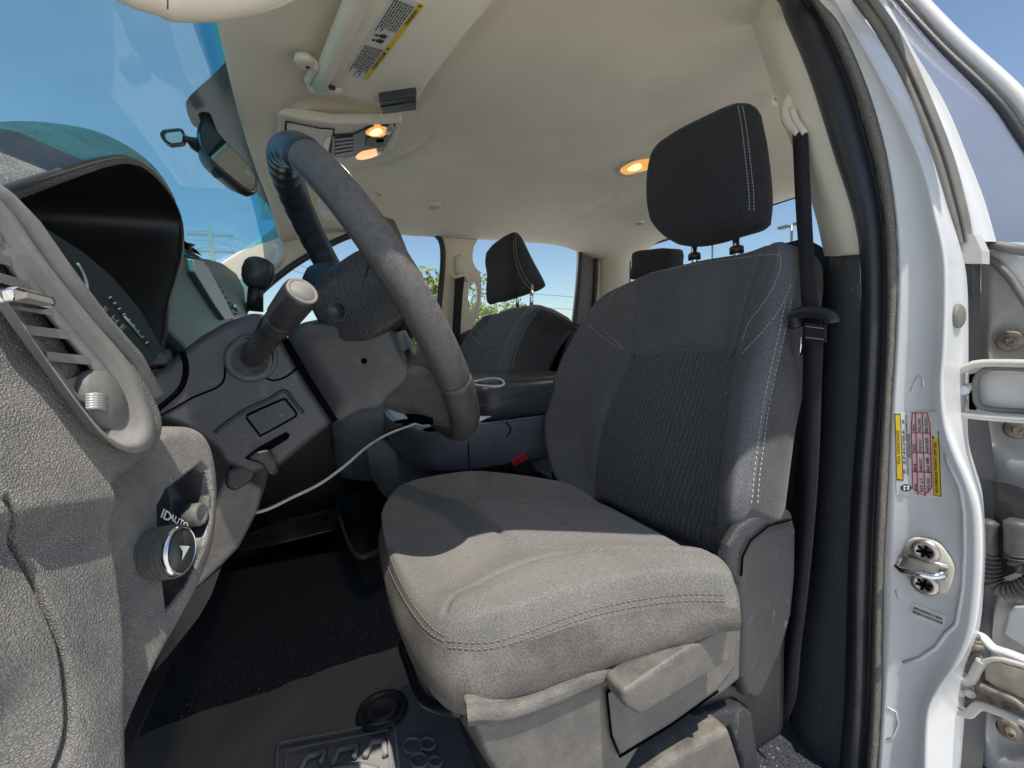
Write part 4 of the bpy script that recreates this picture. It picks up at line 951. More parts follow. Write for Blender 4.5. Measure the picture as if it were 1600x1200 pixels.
# buckle
bk = thing('belt_buckle', T(820, 745, Y=.80), 'black buckle with red release button beside the driver cushion', 'buckle')
ax = (T(808, 712, Y=.80)-T(828, 752, Y=.80)).normalized(); sd = XA*.9-YA*.2; sd = (sd-ax*sd.dot(ax)).normalized(); th = ax.cross(sd)
c = T(818, 732, Y=.80); mb = MB(); mb.box(c, ax*.030, sd*.021, th*.011); o = mb.build('buckle_body', M['black'], bk, False); bevel(o, .004)
mb = MB(); mb.box(c+ax*.027, ax*.008, sd*.018, th*.0125); o = mb.build('release_button', M['redbutton'], bk, False); bevel(o, .002)
mb = MB(); mb.tube([c-ax*.02, c-ax*.06+XA*.004], [.012, .010], n=10, flat=.6); mb.build('buckle_stalk', M['black'], bk)
# seat hardware clutter between buckle and backrest
mb = MB(); mb.tube([T(868, 735, Y=.76), T(880, 760, Y=.74), T(895, 775, Y=.72)], [.012, .016, .012], n=10); mb.build('hinge_cover', M['shell'], ds)
# driver belt
db = thing('driver_seat_belt', T(1255, 700, X=.60), 'black driver belt hanging from its beige shoulder loop to the floor', 'seat belt', 'seat belts')
wl = [(1240, 205), (1243, 280), (1247, 360), (1252, 440), (1257, 520), (1256, 600), (1252, 720), (1247, 820), (1237, 930), (1228, 1010), (1216, 1085), (1209, 1120)]
wr_ = [(1262, 208), (1266, 280), (1270, 360), (1275, 440), (1286, 520), (1284, 600), (1280, 720), (1273, 820), (1262, 930), (1252, 1010), (1245, 1085), (1232, 1125)]
mb = MB(); bx = lambda y: .60-.06*sst((y-330)/150)
mb.grid([resample([T(x, y, X=bx(y)) for x, y in wl], 60), resample([T(x, y, X=bx(y)-.002) for x, y in wr_], 60)]); o = mb.build('webbing', M['belt'], db); mod(o, 'SOLIDIFY', thickness=.0025)
mb = MB(); mb.grid([resample([T(1262, 500, X=.63), T(1240, 640, X=.63), T(1216, 790, X=.63)], 20), resample([T(1275, 500, X=.63), T(1256, 640, X=.63), T(1236, 790, X=.63)], 20)]); mb.build('lap_webbing', M['belt'], db)
mb = MB(); mb.tube(resample([T(1244, 512, X=.53), T(1242, 495, X=.53), T(1256, 488, X=.53), T(1282, 490, X=.53), T(1297, 496, X=.53), T(1300, 505, X=.53)], 24), .0075, n=10); mb.build('latch_plate', M['black'], db)
mb = MB(); mb.tube([T(1254, 526, X=.53), T(1251, 555, X=.53)], .003, n=8, flat=.4); mb.build('latch_tongue', M['chrome'], db)
mb = MB(); mb.prism(pts([(1256, 504), (1289, 508), (1289, 535), (1258, 532)], X=.5305), XA*.003); o = mb.build('folded_stop', M['belt'], db, False)
for yy in (510, 527):
    mb = MB()
    for k in range(9): a = T(1259+k*3.2, yy+k*.4, X=.5288); b = T(1261+k*3.2, yy+k*.4, X=.5288); mb.tube([a, b], .0006, n=5)
    mb.build('box_stitching', M['thread'], o)
mb = MB(); mb.tube(resample([T(1238, 145, X=.62), T(1231, 165, X=.61), T(1234, 188, X=.605), T(1250, 208, X=.60)], 20), [.006+.003*math.sin(k/19*3.14) for k in range(20)], n=12); o = mb.build('shoulder_loop', M['trim'], db)
mb = MB(); mb.tube(resample([T(1238, 170, X=.60), T(1244, 188, X=.598), T(1258, 208, X=.596)], 12), .004, n=8); mb.build('loop_cover', M['trim'], db)
mb = MB(); mb.disc(T(1274, 263, X=.66), Vector((-1, 0, -.4)), [(.012, 0), (.012, .006), (.007, .012), (0, .012)], 16); mb.build('coat_hook', M['trim'], cab)

# ================================================================ PASSENGER SEAT
ps = thing('bucket_seat', V(.4, 1.28, -.60), 'dark blue grey passenger seat beyond the console with tilted headrest', 'seat', 'front seats')
PB = plane_x(.53, 0, .46)
pb_ = [(705, 640), (730, 650), (770, 655), (795, 640)]; pt_ = [(764, 494), (790, 481), (815, 475), (836, 474), (846, 482)]
plf = [(705, 640), (715, 580), (728, 540), (745, 514), (764, 494)]; prt = [(795, 640), (797, 590), (808, 545), (824, 510), (846, 482)]
o = pad('backrest', PB, pb_, pt_, plf, prt, ps, [M['blue'], M['blue'], M['clothside']], 60, 60, .022, .006, lambda u, v, p: .03*sst((abs(u-.48)-.27)/.22)*(1-.4*v),
        [([(764, 500), (760, 530), (756, 560), (745, 610)], 2, .004), ([(756, 552), (770, 547), (795, 551)], 2, .004), ([(740, 514), (757, 530)], 1.5, .002), ([(822, 482), (800, 515), (788, 545), (775, 600)], 2, .003)],
        skirt=((.01, .003), (.05, .008), (.10, .006), (.13, -.01), (.135, -.05)))
tb = bvh(o); stitches(o, tb, [(766, 497), (790, 486), (820, 479), (832, 482), (826, 493)], M['thread'], step=.006, r=.0008); stitches(o, tb, [(742, 512), (757, 529)], M['thread'], r=.0008); stitches(o, tb, [(735, 522), (754, 540)], M['thread'], r=.0008)
stitches(o, tb, [(838, 490), (820, 517), (808, 545), (798, 580)], M['thread'], step=.007, r=.0008)
# tilted headrest: side outline swept across
side = smoothloop(pts([(800, 367), (806, 363), (815, 371), (832, 405), (851, 441), (850, 449), (836, 456), (818, 458), (808, 462), (803, 455), (802, 430), (804, 400)], Y=1.17), 60)
hc = sum(side, Vector())/60; rings = []
for dy, s, dn in ((-.012, .55, 0), (-.006, .85, 0), (0, 1, 0), (.06, 1.03, 0), (.15, 1.02, -.004), (.21, .96, -.010), (.235, .8, -.014), (.245, .45, -.016)):
    rings.append([hc+(p-hc)*s+YA*dy+ZA*dn for p in side])
mb = MB(); mb.loft(rings); hr_ = mb.build('headrest', M['clothdark'], ps)
tb = bvh(hr_); stitches(hr_, tb, [(805, 372), (808, 400), (818, 428), (832, 448)], M['thread'], r=.0007); stitches(hr_, tb, [(802, 375), (805, 405), (814, 433), (828, 452)], M['thread'], r=.0007)
for x in (809, 831):
    mb = MB(); mb.tube([T(x, 445, X=.60), T(x-1, 485, X=.59)], .0055, n=10); mb.build('headrest_post', M['chrome'], ps)
ol = smoothloop(pts([(528, 682), (533, 666), (552, 657), (600, 652), (760, 648), (860, 655), (860, 760), (560, 750), (535, 730), (526, 705)], Y=1.18), 50); c = sum(ol, Vector())/50
mb = MB(); mb.loft([[c+(p-c)*.93-YA*.02 for p in ol], ol, [p+YA*.40 for p in ol], [c+(p-c)*.9+YA*.42 for p in ol]]); mb.build('seat_cushion', M['blue'], ps)
mb = MB(); mb.prism([V(.18, 1.08, -.56), V(.55, 1.08, -.56), V(.55, 1.08, -.33), V(.18, 1.08, -.33)], YA*.42); o = mb.build('seat_frame', M['black'], ps, False)
# middle seat cushion under the console
ms = thing('middle_seat', V(.35, .93, -.60), 'dark centre seat cushion showing under the console front', 'seat')
ol = smoothloop(pts([(583, 718), (592, 706), (620, 702), (700, 705), (860, 705), (890, 760), (760, 790), (640, 790), (600, 775), (585, 745)], Y=1.0), 50); c = sum(ol, Vector())/50
mb = MB(); mb.loft([[c+(p-c)*.93-YA*.03 for p in ol], ol, [p+YA*.12 for p in ol], [c+(p-c)*.9+YA*.14 for p in ol]]); mb.build('seat_cushion', M['blue'], ms)
mb = MB(); mb.box(V(.33, .93, -.44), XA*.16, YA*.1, ZA*.12); mb.build('seat_frame', M['black'], ms, False)

# rear bench
rb = thing('rear_bench', V(1.15, .95, -.60), 'dark cloth rear bench behind the front seats', 'seat')
mb = MB(); mb.prism([V(1.22, .35, -.30), V(1.30, .35, .06), V(1.345, .35, .06), V(1.345, .35, -.30)], YA*1.26); o = mb.build('backrest', M['cloth'], rb, False); bevel(o, .03, 4)
mb = MB(); mb.prism([V(.92, .35, -.34), V(1.24, .35, -.30), V(1.24, .35, -.2), V(.90, .35, -.2)], YA*1.26); o = mb.build('seat_cushion', M['clothdark'], rb, False); bevel(o, .03, 4)
mb = MB(); mb.box(V(1.1, .95, -.46), XA*.15, YA*.6, ZA*.13); mb.build('bench_base', M['blackdust'], rb, False)
def rhr(px0, px1, py0, py1, X, m):
    a, b, c_, d = T(px0, py1, X=X), T(px1, py1-8, X=X), T(px1-2, py0, X=X), T(px0+4, py0+6, X=X)
    ol = smoothloop([a, a.lerp(b, .5)-ZA*.004, b, b.lerp(c_, .5), c_, c_.lerp(d, .5)+ZA*.006, d, d.lerp(a, .5)], 36); c = sum(ol, Vector())/36
    mb = MB(); mb.loft([[c+(p-c)*.7-XA*.012 for p in ol], [c+(p-c)*.93-XA*.006 for p in ol], ol, [p+XA*.06 for p in ol], [c+(p-c)*.85+XA*.08 for p in ol]]); mb.build('headrest', m, rb)
rhr(985, 1048, 389, 436, 1.20, M['clothdark']); rhr(1268, 1318, 388, 470, 1.18, M['cloth'])
# ================================================================ CONSOLE
cn = thing('centre_console', V(.38, .97, -.60), 'blue black centre console with padded armrest lid and pale cup holder tray', 'console')
plan = [(.60, .79), (.45, .79), (.35, .79), (.27, .795), (.22, .815), (.19, .84), (.17, .89), (.160, .96), (.158, 1.05), (.165, 1.12), (.18, 1.15), (.35, 1.16), (.60, 1.16)]
def ring(pl, z, k=1.0, c=(.4, .98)): return [V(c[0]+(x-c[0])*k, c[1]+(y-c[1])*k, z) for x, y in pl]
P = [(p.x, p.y) for p in resample([Vector((x, y, 0)) for x, y in plan], 60)]
mb = MB(); mb.loft([ring(P, -.255, .90), ring(P, -.245, .955), ring(P, -.215, .99), ring(P, -.19, 1.0), ring(P, -.186, .996), ring(P, -.182, 1.0), ring(P, -.166, 1.0), ring(P, -.160, .985)]); body = mb.build('console_body', M['console'], cn)
bevel(body, .002, 2, 50)
mb = MB(); mb.loft([ring(P, -.160, .965), ring(P, -.157, .955)]); tr = mb.build('cup_tray', M['tray'], cn, False)
def plane_disc(name, cx, cy, r, z, m, par, prof=None):
    mb = MB(); mb.disc(V(cx, cy, z), ZA, prof or [(r, 0), (r, .001), (0, .001)], 28); return mb.build(name, m, par)
for px, py in ((634, 659), (682, 671)):
    c = T(px, py, z=-.156); plane_disc('cup_holder', c.x, c.y, .030, -.1562, M['void'], tr, [(.024, .001), (.025, .002), (.023, .0026), (.022, .0018), (0, .0014)])
mb = MB(); lp = [(.62, .785), (.45, .785), (.335, .788), (.31, .80), (.298, .83), (.294, .97), (.298, 1.10), (.31, 1.14), (.34, 1.155), (.62, 1.155)]; L_ = [(p.x, p.y) for p in resample([Vector((x, y, 0)) for x, y in lp], 50)]
mb.loft([ring(L_, -.152, .97), ring(L_, -.142, 1.0), ring(L_, -.118, 1.0), ring(L_, -.112, .993), ring(L_, -.108, .998), ring(L_, -.094, .985), ring(L_, -.086, .95), ring(L_, -.083, .85)]); lid = mb.build('armrest_lid', M['consolelid'], cn)
lt = bvh(lid)
mb = MB(); mb.loft([ring(L_, -.0835, .80), ring(L_, -.0805, .79), ring(L_, -.079, .74)]); mb.build('lid_pad', M['consolelid'], lid)
stitches(lid, lt, [(738, 636), (780, 628), (830, 618), (868, 610)], M['threaddark'], r=.0005)
mb = MB(); mb.tube([V(.35+.01*math.sin(k/12*3.14), .789, -.19+.03*(k/12)) for k in range(13)], .0012, n=6); mb.tube([V(.27, .794, z) for z in (-.245, -.21, -.19)], .001, n=5); mb.build('panel_seam', M['void'], body)
mb = MB(); mb.box(V(.305, .86, -.10), XA*.012, YA*.03, ZA*.004); o = mb.build('lid_latch', M['console'], lid, False)
# paper lying on the tray
mb = MB(); mb.grid([[T(718, 672, z=-.150), T(728, 655, z=-.140), T(734, 650, z=-.137)], [T(745, 664, z=-.150), T(752, 657, z=-.145), T(768, 650, z=-.142)]])
pp = mb.build('paper_slip', M['paper'], None, False); tag(pp, 'folded white paper slip lying on the console tray in front of the lid', 'paper')
mod(pp, 'SOLIDIFY', thickness=.001)
# cable
cb_ = [T(392, 803, Y=.62), T(420, 795, Y=.62), T(455, 778, Y=.63), T(500, 756, Y=.65), (T(540, 727, Y=.68)), T(575, 697, Y=.72), T(610, 677, Y=.80), T(645, 664, Y=.87), T(665, 655, Y=.93), T(690, 640, Y=.99), T(712, 612, z=-.079), T(730, 600, z=-.0775), T(755, 603, z=-.0775), T(778, 604, z=-.0775), T(788, 599, z=-.0775), T(780, 592, z=-.0775), T(762, 592, z=-.0775), T(740, 596, z=-.0775), T(722, 594, z=-.0775), T(700, 596, z=-.0775)]
mb = MB(); mb.tube(resample(cb_, 160), .0021, n=10); o = mb.build('charging_cable', M['white']); tag(o, 'thin white charging cable running from the dash to a loop on the armrest', 'cable')
# storage bin on the floor hump
bn = thing('storage_bin', T(560, 925, z=-.53), 'open glossy black floor bin below the centre seat', 'bin')
rim = [T(530, 806, z=-.44), T(531, 782, z=-.44), T(560, 771, z=-.44), T(594, 763, z=-.44), T(650, 838, z=-.44), T(600, 856, z=-.44), T(556, 868, z=-.44)]
rim = smoothloop(rim, 60); c = sum(rim, Vector())/60
def sc_(l, k, dz): return [c+(p-c)*k+ZA*dz for p in l]
mb = MB(); mb.loft([sc_(rim, .80, -.10), sc_(rim, .84, -.09), sc_(rim, .97, -.006), sc_(rim, 1.03, -.004), sc_(rim, 1.03, .002), sc_(rim, .94, .002), sc_(rim, .92, -.02), sc_(rim, .86, -.022), sc_(rim, .80, -.07)], True); mb.build('bin_body', M['bin'], bn)
# ================================================================ FLOOR MATS
fm = thing('floor_mat', T(450, 1130, z=-.58), 'worn black rubber floor mat under the steering wheel with round anchor knob', 'floor mat', 'rubber floor mats')
mp = [(150, 1230), (182, 1180), (225, 1122), (250, 1101), (277, 1090), (390, 1061), (498, 1022), (560, 1003), (600, 990), (640, 988), (690, 996), (720, 1060), (745, 1140), (790, 1230), (800, 1320), (140, 1320)]
ML = resample(pts(mp+[mp[0]], z=-.578), 120, False)[:-1]; mb = MB(); c = sum(ML, Vector())/len(ML)
mb.loft([[p-ZA*.012 for p in ML], [p+ZA*.004 for p in ML], [c+(p-c)*.99+ZA*.006 for p in ML], [c+(p-c)*.975+ZA*.001 for p in ML]]); mm = mb.build('mat_sheet', M['mat'], fm)
bevel(mm, .002, 2, 50)
mz = -.572
kc = T(597, 1110, z=mz); mb = MB(); mb.disc(kc, ZA, [(.040, 0), (.038, .004), (.032, .004), (.029, .001), (.027, .001), (.026, .004), (.022, .007), (.016, .004), (0, .004)], 36); mb.build('anchor_knob', M['rubber'], fm)
mb = MB()
def ridge(l, r=.0025, closed=False):
    mb.tube(pts(l, z=mz+.001), r, n=8, closed=closed, flat=1.0)
ridge([(432, 1210), (433, 1168), (440, 1160), (612, 1128), (618, 1140), (625, 1210)])
ridge([(445, 1210), (447, 1178), (455, 1171), (606, 1141), (612, 1205)], .002)
for k, l in enumerate(([(470, 1200), (480, 1182), (510, 1175), (500, 1192)], [(520, 1196), (528, 1172), (560, 1166), (552, 1184)], [(500, 1215), (520, 1203), (560, 1196), (590, 1204)], [(570, 1182), (580, 1160), (600, 1156), (602, 1180)])):
    ridge(l, .0045)
for cx, cy, r in ((645, 1165, 15), (668, 1162, 12), (655, 1188, 14), (680, 1190, 10)):
    ridge([(cx+r*math.cos(a), cy+r*.8*math.sin(a)) for a in [k*math.pi/8 for k in range(16)]], .0022, True)
mb.build('tread_relief', M['mat'], fm)
fm2 = thing('floor_mat', T(450, 825, z=-.5), 'small strip of rubber mat far behind the pedals with ribbed edge', 'floor mat', 'rubber floor mats')
ML = pts([(370, 862), (385, 838), (440, 815), (520, 797), (530, 808), (522, 830), (440, 850)], z=-.512); mb = MB(); mb.prism(ML, ZA*.006); o = mb.build('mat_sheet', M['bin'], fm2, False); bevel(o, .003)
mb = MB()
for k in range(7): mb.tube(pts([(392-k*2, 838+k*3), (450, 818+k*4), (515-k, 802+k*4)], z=-.504), .0022, n=6)
mb.build('mat_ribs', M['bin'], fm2)
lit = mat('dry straw bits', (.6, .5, .3), .8); mb = MB(); rr = random.Random(5)
for _ in range(70):
    x, y = rr.uniform(280, 640), rr.uniform(870, 1190)
    if _ % 2: x, y = rr.uniform(1180, 1215), rr.uniform(1110, 1200)
    z = -.566 if y > 1062-(x-390)*.35 else -.585
    a = T(x, y, z=z); d = Vector((rr.gauss(0, 1), rr.gauss(0, 1), .1)).normalized()*rr.uniform(.001, .004); mb.tube([a, a+d], rr.uniform(.0003, .0007), n=4)
tag(mb.build('floor_debris', lit), 'scattered straw bits and crumbs on the dark floor', 'debris', kind='stuff')

# ================================================================ DASHBOARD
da = thing('dashboard', V(-.1, .5, -.60), 'dusty leather grain dashboard with vent, light knob and hooded instruments', 'dashboard')
dn = Vector((1, -.4, .2)).normalized(); DP = (V(-.15, 0, 0), dn)
def DPo(o): return (DP[0]+dn*o, dn)
db_ = [(-90, 1290), (40, 1280), (150, 1260)]
dt_ = [(-90, 240), (-30, 290), (20, 345), (66, 418), (140, 508), (196, 568), (236, 640), (246, 672), (262, 668), (290, 662), (318, 668), (336, 690)]
dl_ = [(-90, 1290), (-90, 240)]
dr_ = [(150, 1260), (180, 1195), (200, 1140), (228, 1080), (262, 1018), (298, 955), (325, 905), (345, 850), (352, 790), (350, 740), (336, 690)]
recess = [(243, 790), (258, 762), (319, 718), (331, 730), (338, 770), (334, 815), (323, 853), (290, 922), (258, 962), (250, 900), (244, 840)]
rl = [Vector((*q, 0)) for q in recess+[recess[0]]]
bi_ = [(-90, 290), (-20, 340), (19, 399), (64, 460), (110, 515), (148, 561), (174, 600), (188, 638), (188, 659), (177, 669), (162, 666), (132, 627), (92, 571), (52, 515), (10, 457), (-90, 340)]
bl_ = [Vector((*q, 0)) for q in bi_+[bi_[0]]]
def ddisp(u, v, p):
    x, y = proj(p); h = 0; q = Vector((x, y, 0))
    if x > 225 and 700 < y < 975 and inside((x, y), recess): h -= .015*sst(segdist(q, rl)/20)
    return h
def pdisp(u, v, p):
    x, y = proj(p); h = 0; q = Vector((x, y, 0))
    if inside((x, y), bi_): return .004-.018*sst(segdist(q, bl_)/5)
    h += .006*(1-sst((y-(800-x*.15))/60))-.012*sst((y-1000)/220)*sst((150-x)/120)
    return h
gd = [([(-30, 790), (0, 830), (35, 885), (62, 935), (92, 1005), (110, 1080), (116, 1130), (112, 1180), (95, 1250)], 3.5, .006),
      ([(148, 792), (160, 830), (178, 880), (196, 940), (208, 1000), (207, 1050), (190, 1090)], 3, .0035), ([(145, 790), (170, 752), (205, 722), (240, 698)], 4, .006),
      ([(318, 745), (326, 775), (326, 820), (312, 865), (285, 915)], 2, .001)]
mR_ = [(210, 1290), (209, 1120), (210, 1050), (205, 980), (190, 900), (172, 845), (152, 805), (152, 785), (175, 752), (210, 724), (236, 702), (246, 676)]
mT_ = [(-90, 240), (-30, 290), (20, 345), (66, 418), (140, 508), (196, 568), (232, 632), (246, 676)]
pod = pad('dash_panel', DPo(.006), [(-90, 1290), (60, 1290), (210, 1290)], mT_, [(-90, 1290), (-90, 240)], mR_, da, [M['dash'], M['void']], 130, 230, .008, .0, pdisp, gd[:1], skirt=((.003, .0008), (.014, -.001), (.03, -.006), (.04, -.02)), regions=[(bi_, 1)])
for p in pod.data.polygons:
    if p.index >= 129*229: p.material_index = 0
lL_ = [(120, 1290), (165, 1050), (160, 900), (140, 820), (150, 770), (200, 705)]
lT_ = [(200, 705), (232, 682), (262, 666), (290, 661), (318, 667), (336, 690)]
face = pad('switch_panel', DPo(-.006), [(120, 1290), (136, 1280), (150, 1260)], lT_, lL_, dr_, da, [M['dash'], M['blackdust']], 150, 240, .008, .0, ddisp, gd[3:], skirt=((.004, .001), (.03, -.002), (.08, -.006), (.10, -.05)), regions=[([(x+(285-x)*.06, y+(840-y)*.06) for x, y in recess], 1)])
for p in face.data.polygons:
    if p.index >= 149*239: p.material_index = 0
# upper-left vent: bezel ring, recess, louvres
bo = [(-60, 262), (-10, 300), (26, 340), (70, 405), (142, 496), (200, 565), (232, 625), (243, 668), (236, 698), (212, 708), (188, 703), (160, 682), (120, 632), (70, 562), (20, 488), (-60, 385)]
bi = [(-60, 300), (-20, 335), (21, 396), (66, 456), (112, 512), (150, 558), (176, 598), (190, 638), (190, 660), (177, 672), (161, 669), (130, 628), (90, 572), (50, 516), (8, 458), (-60, 378)]
O_, I_ = smoothloop([TP(x, y, DPo(.010)) for x, y in bo], 90), None
def ringof(lst, o, n=96): return resample([TP(x, y, DPo(o)) for x, y in lst+[lst[0]]], n+1)[:-1]
O0, O1, O2, I1, I0, I2 = ringof(bo, .004), ringof(bo, .016), ringof(bo, .019), ringof(bi, .019), ringof(bi, .014), ringof(bi, -.004)
C2 = [a.lerp(b, .10) for a, b in zip(O2, I1)]; C3 = [a.lerp(b, .45) for a, b in zip(O2, I1)]; C4 = [a.lerp(b, .5)-dn*.003 for a, b in zip(O2, I1)]; C5 = [a.lerp(b, .9)-dn*.003 for a, b in zip(O2, I1)]
mb = MB(); mb.grid([O0, O1, C2, C3, C4, C5, [p-dn*.004 for p in I1], I0, I2], True); vb = mb.build('vent_bezel', M['bezel'], da)
def onD(x, y, o): return TP(x, y, DPo(o+(.011 if x < 205 and y < 690 else 0)))
for (x0, y0, x1, y1) in ((-50, 352, 6, 366), (-30, 388, 20, 402), (-6, 425, 50, 441), (36, 507, 112, 518), (72, 549, 144, 558), (10, 466, 84, 480)):
    a, b = onD(x0, y0, .006), onD(x1-5, y1-1, .006); a2, b2 = onD(x0+4, y0+3, -.008), onD(x1-2, y1+2, -.008)
    mb = MB(); mb.loft([[a, a-ZA*.0026, a2-ZA*.0018, a2+ZA*.0008], [b, b-ZA*.0026, b2-ZA*.0018, b2+ZA*.0008]]); mb.build('louvre', M['bezel'], vb, False)
for (x, y) in ((100, 528), (132, 566), (40, 452)):
    mb = MB(); a = onD(x, y, -.006); mb.box(a-ZA*.004, dn*.006, YA*.002, ZA*.007); mb.build('louvre_link', M['bezel'], vb, False)
tb_ = [onD(8, 448, .010), onD(30, 446, .012), onD(85, 462, .012), onD(91, 470, .011), onD(88, 481, .010), onD(20, 470, .010)]
mb = MB(); mb.prism(tb_, -dn*.010); o = mb.build('vent_tab', M['chrome'], vb, False); bevel(o, .002)
mb = MB(); mb.prism([onD(42, 456, .0135), onD(82, 467, .0135), onD(84, 475, .0135), onD(42, 465, .0135)], -dn*.003); mb.build('tab_inlay', M['bezel'], o, False)
mb = MB(); mb.poly([onD(*q, .002) for q in [(103, 594), (126, 586), (160, 590), (178, 602), (190, 640), (189, 662), (176, 670), (162, 668), (135, 634)]]); o = mb.build('vent_plate', M['bezel'], vb, False)
c = onD(152, 628, .0015); ax = (onD(168, 640, .002)-onD(140, 640, .002)).normalized(); mb = MB(); mb.disc(c, dn, [(.0105, -.002), (.0105, .002), (.009, .004), (0, .0045)], 24, sx=.7); th_ = mb.build('vent_thumbwheel', M['moulding'], vb)
mb = MB()
for k in range(6): mb.tube([onD(134, 618+k*4, .006), onD(150, 616+k*4, .0075), onD(166, 619+k*4, .0055)], .0006, n=6)
mb.build('thumbwheel_ridges', M['silver'], th_)
# headlight switch
kx = onD(287, 859, .004); kn = Vector((.95, -.30, .05)).normalized()
mb = MB(); mb.disc(kx-kn*.016, kn, [(.0097, 0), (.0099, .001), (.0095, .012), (.0092, .014)], 44); kb = mb.build('light_knob', mat('ribbed satin knob', (.30, .28, .25), .4, metal=.4, dust=((.42, .38, .3), 60, .35, .7)), face)
mb = MB()
u = kn.orthogonal().normalized(); w = kn.cross(u)
for k in range(64):
    a = 2*math.pi*k/64; d = u*math.cos(a)+w*math.sin(a)
    for j in range(8): mb.box(kx-kn*(.0145-j*.0016)+d*.0098, d*.00025, kn.cross(d)*.0004, kn*.0005)
mb.build('knob_knurling', M['moulding'], kb, False)
mb = MB(); mb.disc(kx-kn*.002, kn, [(.0094, -.002), (.0096, .001), (.0085, .0020), (.0081, .0016), (.0079, .001)], 44); mb.build('knob_ring', M['chrome'], kb)
mb = MB(); mb.disc(kx-kn*.0015, kn, [(.0080, 0), (.0080, .0012), (0, .0016)], 40); cap = mb.build('knob_cap', M['greyblack'], kb)
mb = MB(); yv = ZA; xv = yv.cross(kn).normalized(); yv = kn.cross(xv)
cc = kx+kn*.0006; mb.poly([cc+xv*-.003+yv*-.003, cc+xv*.003+yv*0, cc+xv*-.003+yv*.003, cc+xv*-.0016]); mb.build('knob_pointer', M['labelwhite'], cap, False)
c = onD(294, 806, -.012); mb = MB(); mb.disc(c, kn, [(.0052, 0), (.0052, .005), (.0047, .006), (.0035, .006), (.003, .005), (0, .005)], 30); mb.build('dimmer_dial', M['moulding'], face)
xd = onD(275, 815, -.010)-onD(249, 800, -.010); ydd = onD(258, 790, -.010)-onD(258, 806, -.010)
text('AUTO', .0040, onD(261, 812, -.0105)+dn*.0005, xd, ydd, M['labelwhite'], face, 'switch_print', bold=True)
text('ID', .0055, onD(247, 808, -.0105)+dn*.0005, xd, ydd, M['labelwhite'], face, 'switch_print', bold=True)
# instrument hood
rimc = [(-80, 318), (0, 296), (60, 277), (120, 258), (160, 248), (190, 246), (215, 256), (240, 276), (262, 305), (276, 335), (281, 362), (280, 400), (270, 440), (258, 480), (252, 540)]
cre = [(-80, 200), (0, 190), (60, 190), (110, 196), (150, 205), (185, 220), (215, 240), (243, 264), (264, 292), (277, 322), (283.5, 358), (284, 400), (274, 440), (262, 480), (256, 540)]
n = 60
RM = resample(pts(rimc, X=-.135), n); CR = resample(pts(cre, X=-.19), n)
C0 = [a.lerp(b, .25)+ZA*.002 for a, b in zip(RM, CR)]; C1 = [a.lerp(b, .6)+ZA*.006*(1 if i < 40 else 0) for i, (a, b) in enumerate(zip(RM, CR))]
BK = [p+Vector((-.14, .02, -.02)) for p in CR]; BK2 = [p+Vector((-.30, .03, -.10)) for p in CR]
lip = [p+Vector((.003, 0, -.003)) for p in RM]
mb = MB(); mb.grid([RM, lip, C0, C1, CR, BK, BK2]); hood = mb.build('instrument_hood', M['dashtop'], da); mod(hood, 'SOLIDIFY', thickness=.003, offset=-1); 
cM = sum(RM, Vector())/n
IN1 = [p.lerp(cM, .03)+Vector((-.012, 0, 0)) for p in RM]; IN2 = [p.lerp(cM, .14)+Vector((-.10, .0, -.0)) for p in RM]; IN3 = [p.lerp(cM, .6)+Vector((-.14, 0, 0)) for p in RM]
mb = MB(); mb.grid([lip, IN1, IN2, IN3]); o = mb.build('hood_lining', M['black'], hood)
mb = MB(); mb.tube([p+Vector((.002, 0, 0)) for p in RM], .0026, n=8); mb.build('hood_edge', M['blackdust'], hood)
# instrument lens and gauge print
ln = [(-40, 290), (20, 318), (63, 351), (130, 394), (175, 432), (217, 482), (254, 545), (240, 566), (224, 572), (196, 557), (140, 498), (66, 410), (20, 350), (-40, 300)]
LP_ = plane_x(-.145, 0, -.05, .35)
mb = MB(); mb.poly([TP(x, y, (DP[0]-dn*.02, dn)) for x, y in ln]); cl_ = mb.build('instrument_face', M['clusterdark'], da, False)
def onL(x, y, o=.0006): return TP(x, y, (DP[0]-dn*(.02-o), dn))
mb = MB()
for k in range(9): x, y = 164+k*7.2, 466+k*8.8; mb.tube([onL(x+6, y), onL(x+10, y-2)], .00035, n=4)
for cx_, cy_, ra, rb in ((112, 425, 24, 36),): mb.tube([onL(cx_+ra*math.cos(a)*.7+rb*math.sin(a)*.5, cy_+rb*math.sin(a)) for a in [k*math.pi/16-.4 for k in range(20)]], .0006, n=5)
mb.tube([onL(194, 494), onL(222, 528)], .0006, n=4)
mb.build('gauge_ticks', M['tick'], cl_)
xd = onL(165, 510)-onL(145, 490); yd_ = onL(150, 470)-onL(150, 490)
for i, (s, x, y) in enumerate((('F', 156, 484), ('H', 170, 498), ('E', 184, 512))): text(s, .005, onL(x, y), xd, yd_, M['tick'], cl_, 'gauge_letter')
mb = MB(); e = [onL(108+14*math.cos(a)+3*math.sin(a), 437+9*math.sin(a)+7*math.cos(a)) for a in [k*math.pi/12 for k in range(24)]]; mb.poly(e); mb.build('painted_reflection', mat('painted dark teal reflection', (.02, .09, .09), .2), cl_, False)  # teal gleam on the lens, painted as a flat patch
mb = MB(); mb.tube([onD(*q, .004) for q in [(-60, 270), (0, 312), (40, 352), (92, 425), (150, 500), (205, 558), (240, 620)]], [.0035]*7, n=8); mb.build('lens_frame', M['bezel'], cl_)
# front part of the dash between hood and windshield, and the far end of it
rows = []
for i in range(14):
    t = i/13; rows.append([V(-.24-.55*t, y, -.02+.07*math.sin(math.pi*min(1, t+.25))*(1-.3*((y-.9)/.8)**2)-.05*t) for y in [.24+1.4*k/30 for k in range(31)]])
mb = MB(); mb.grid(rows); mb.build('dash_top', M['dashtop'], da)
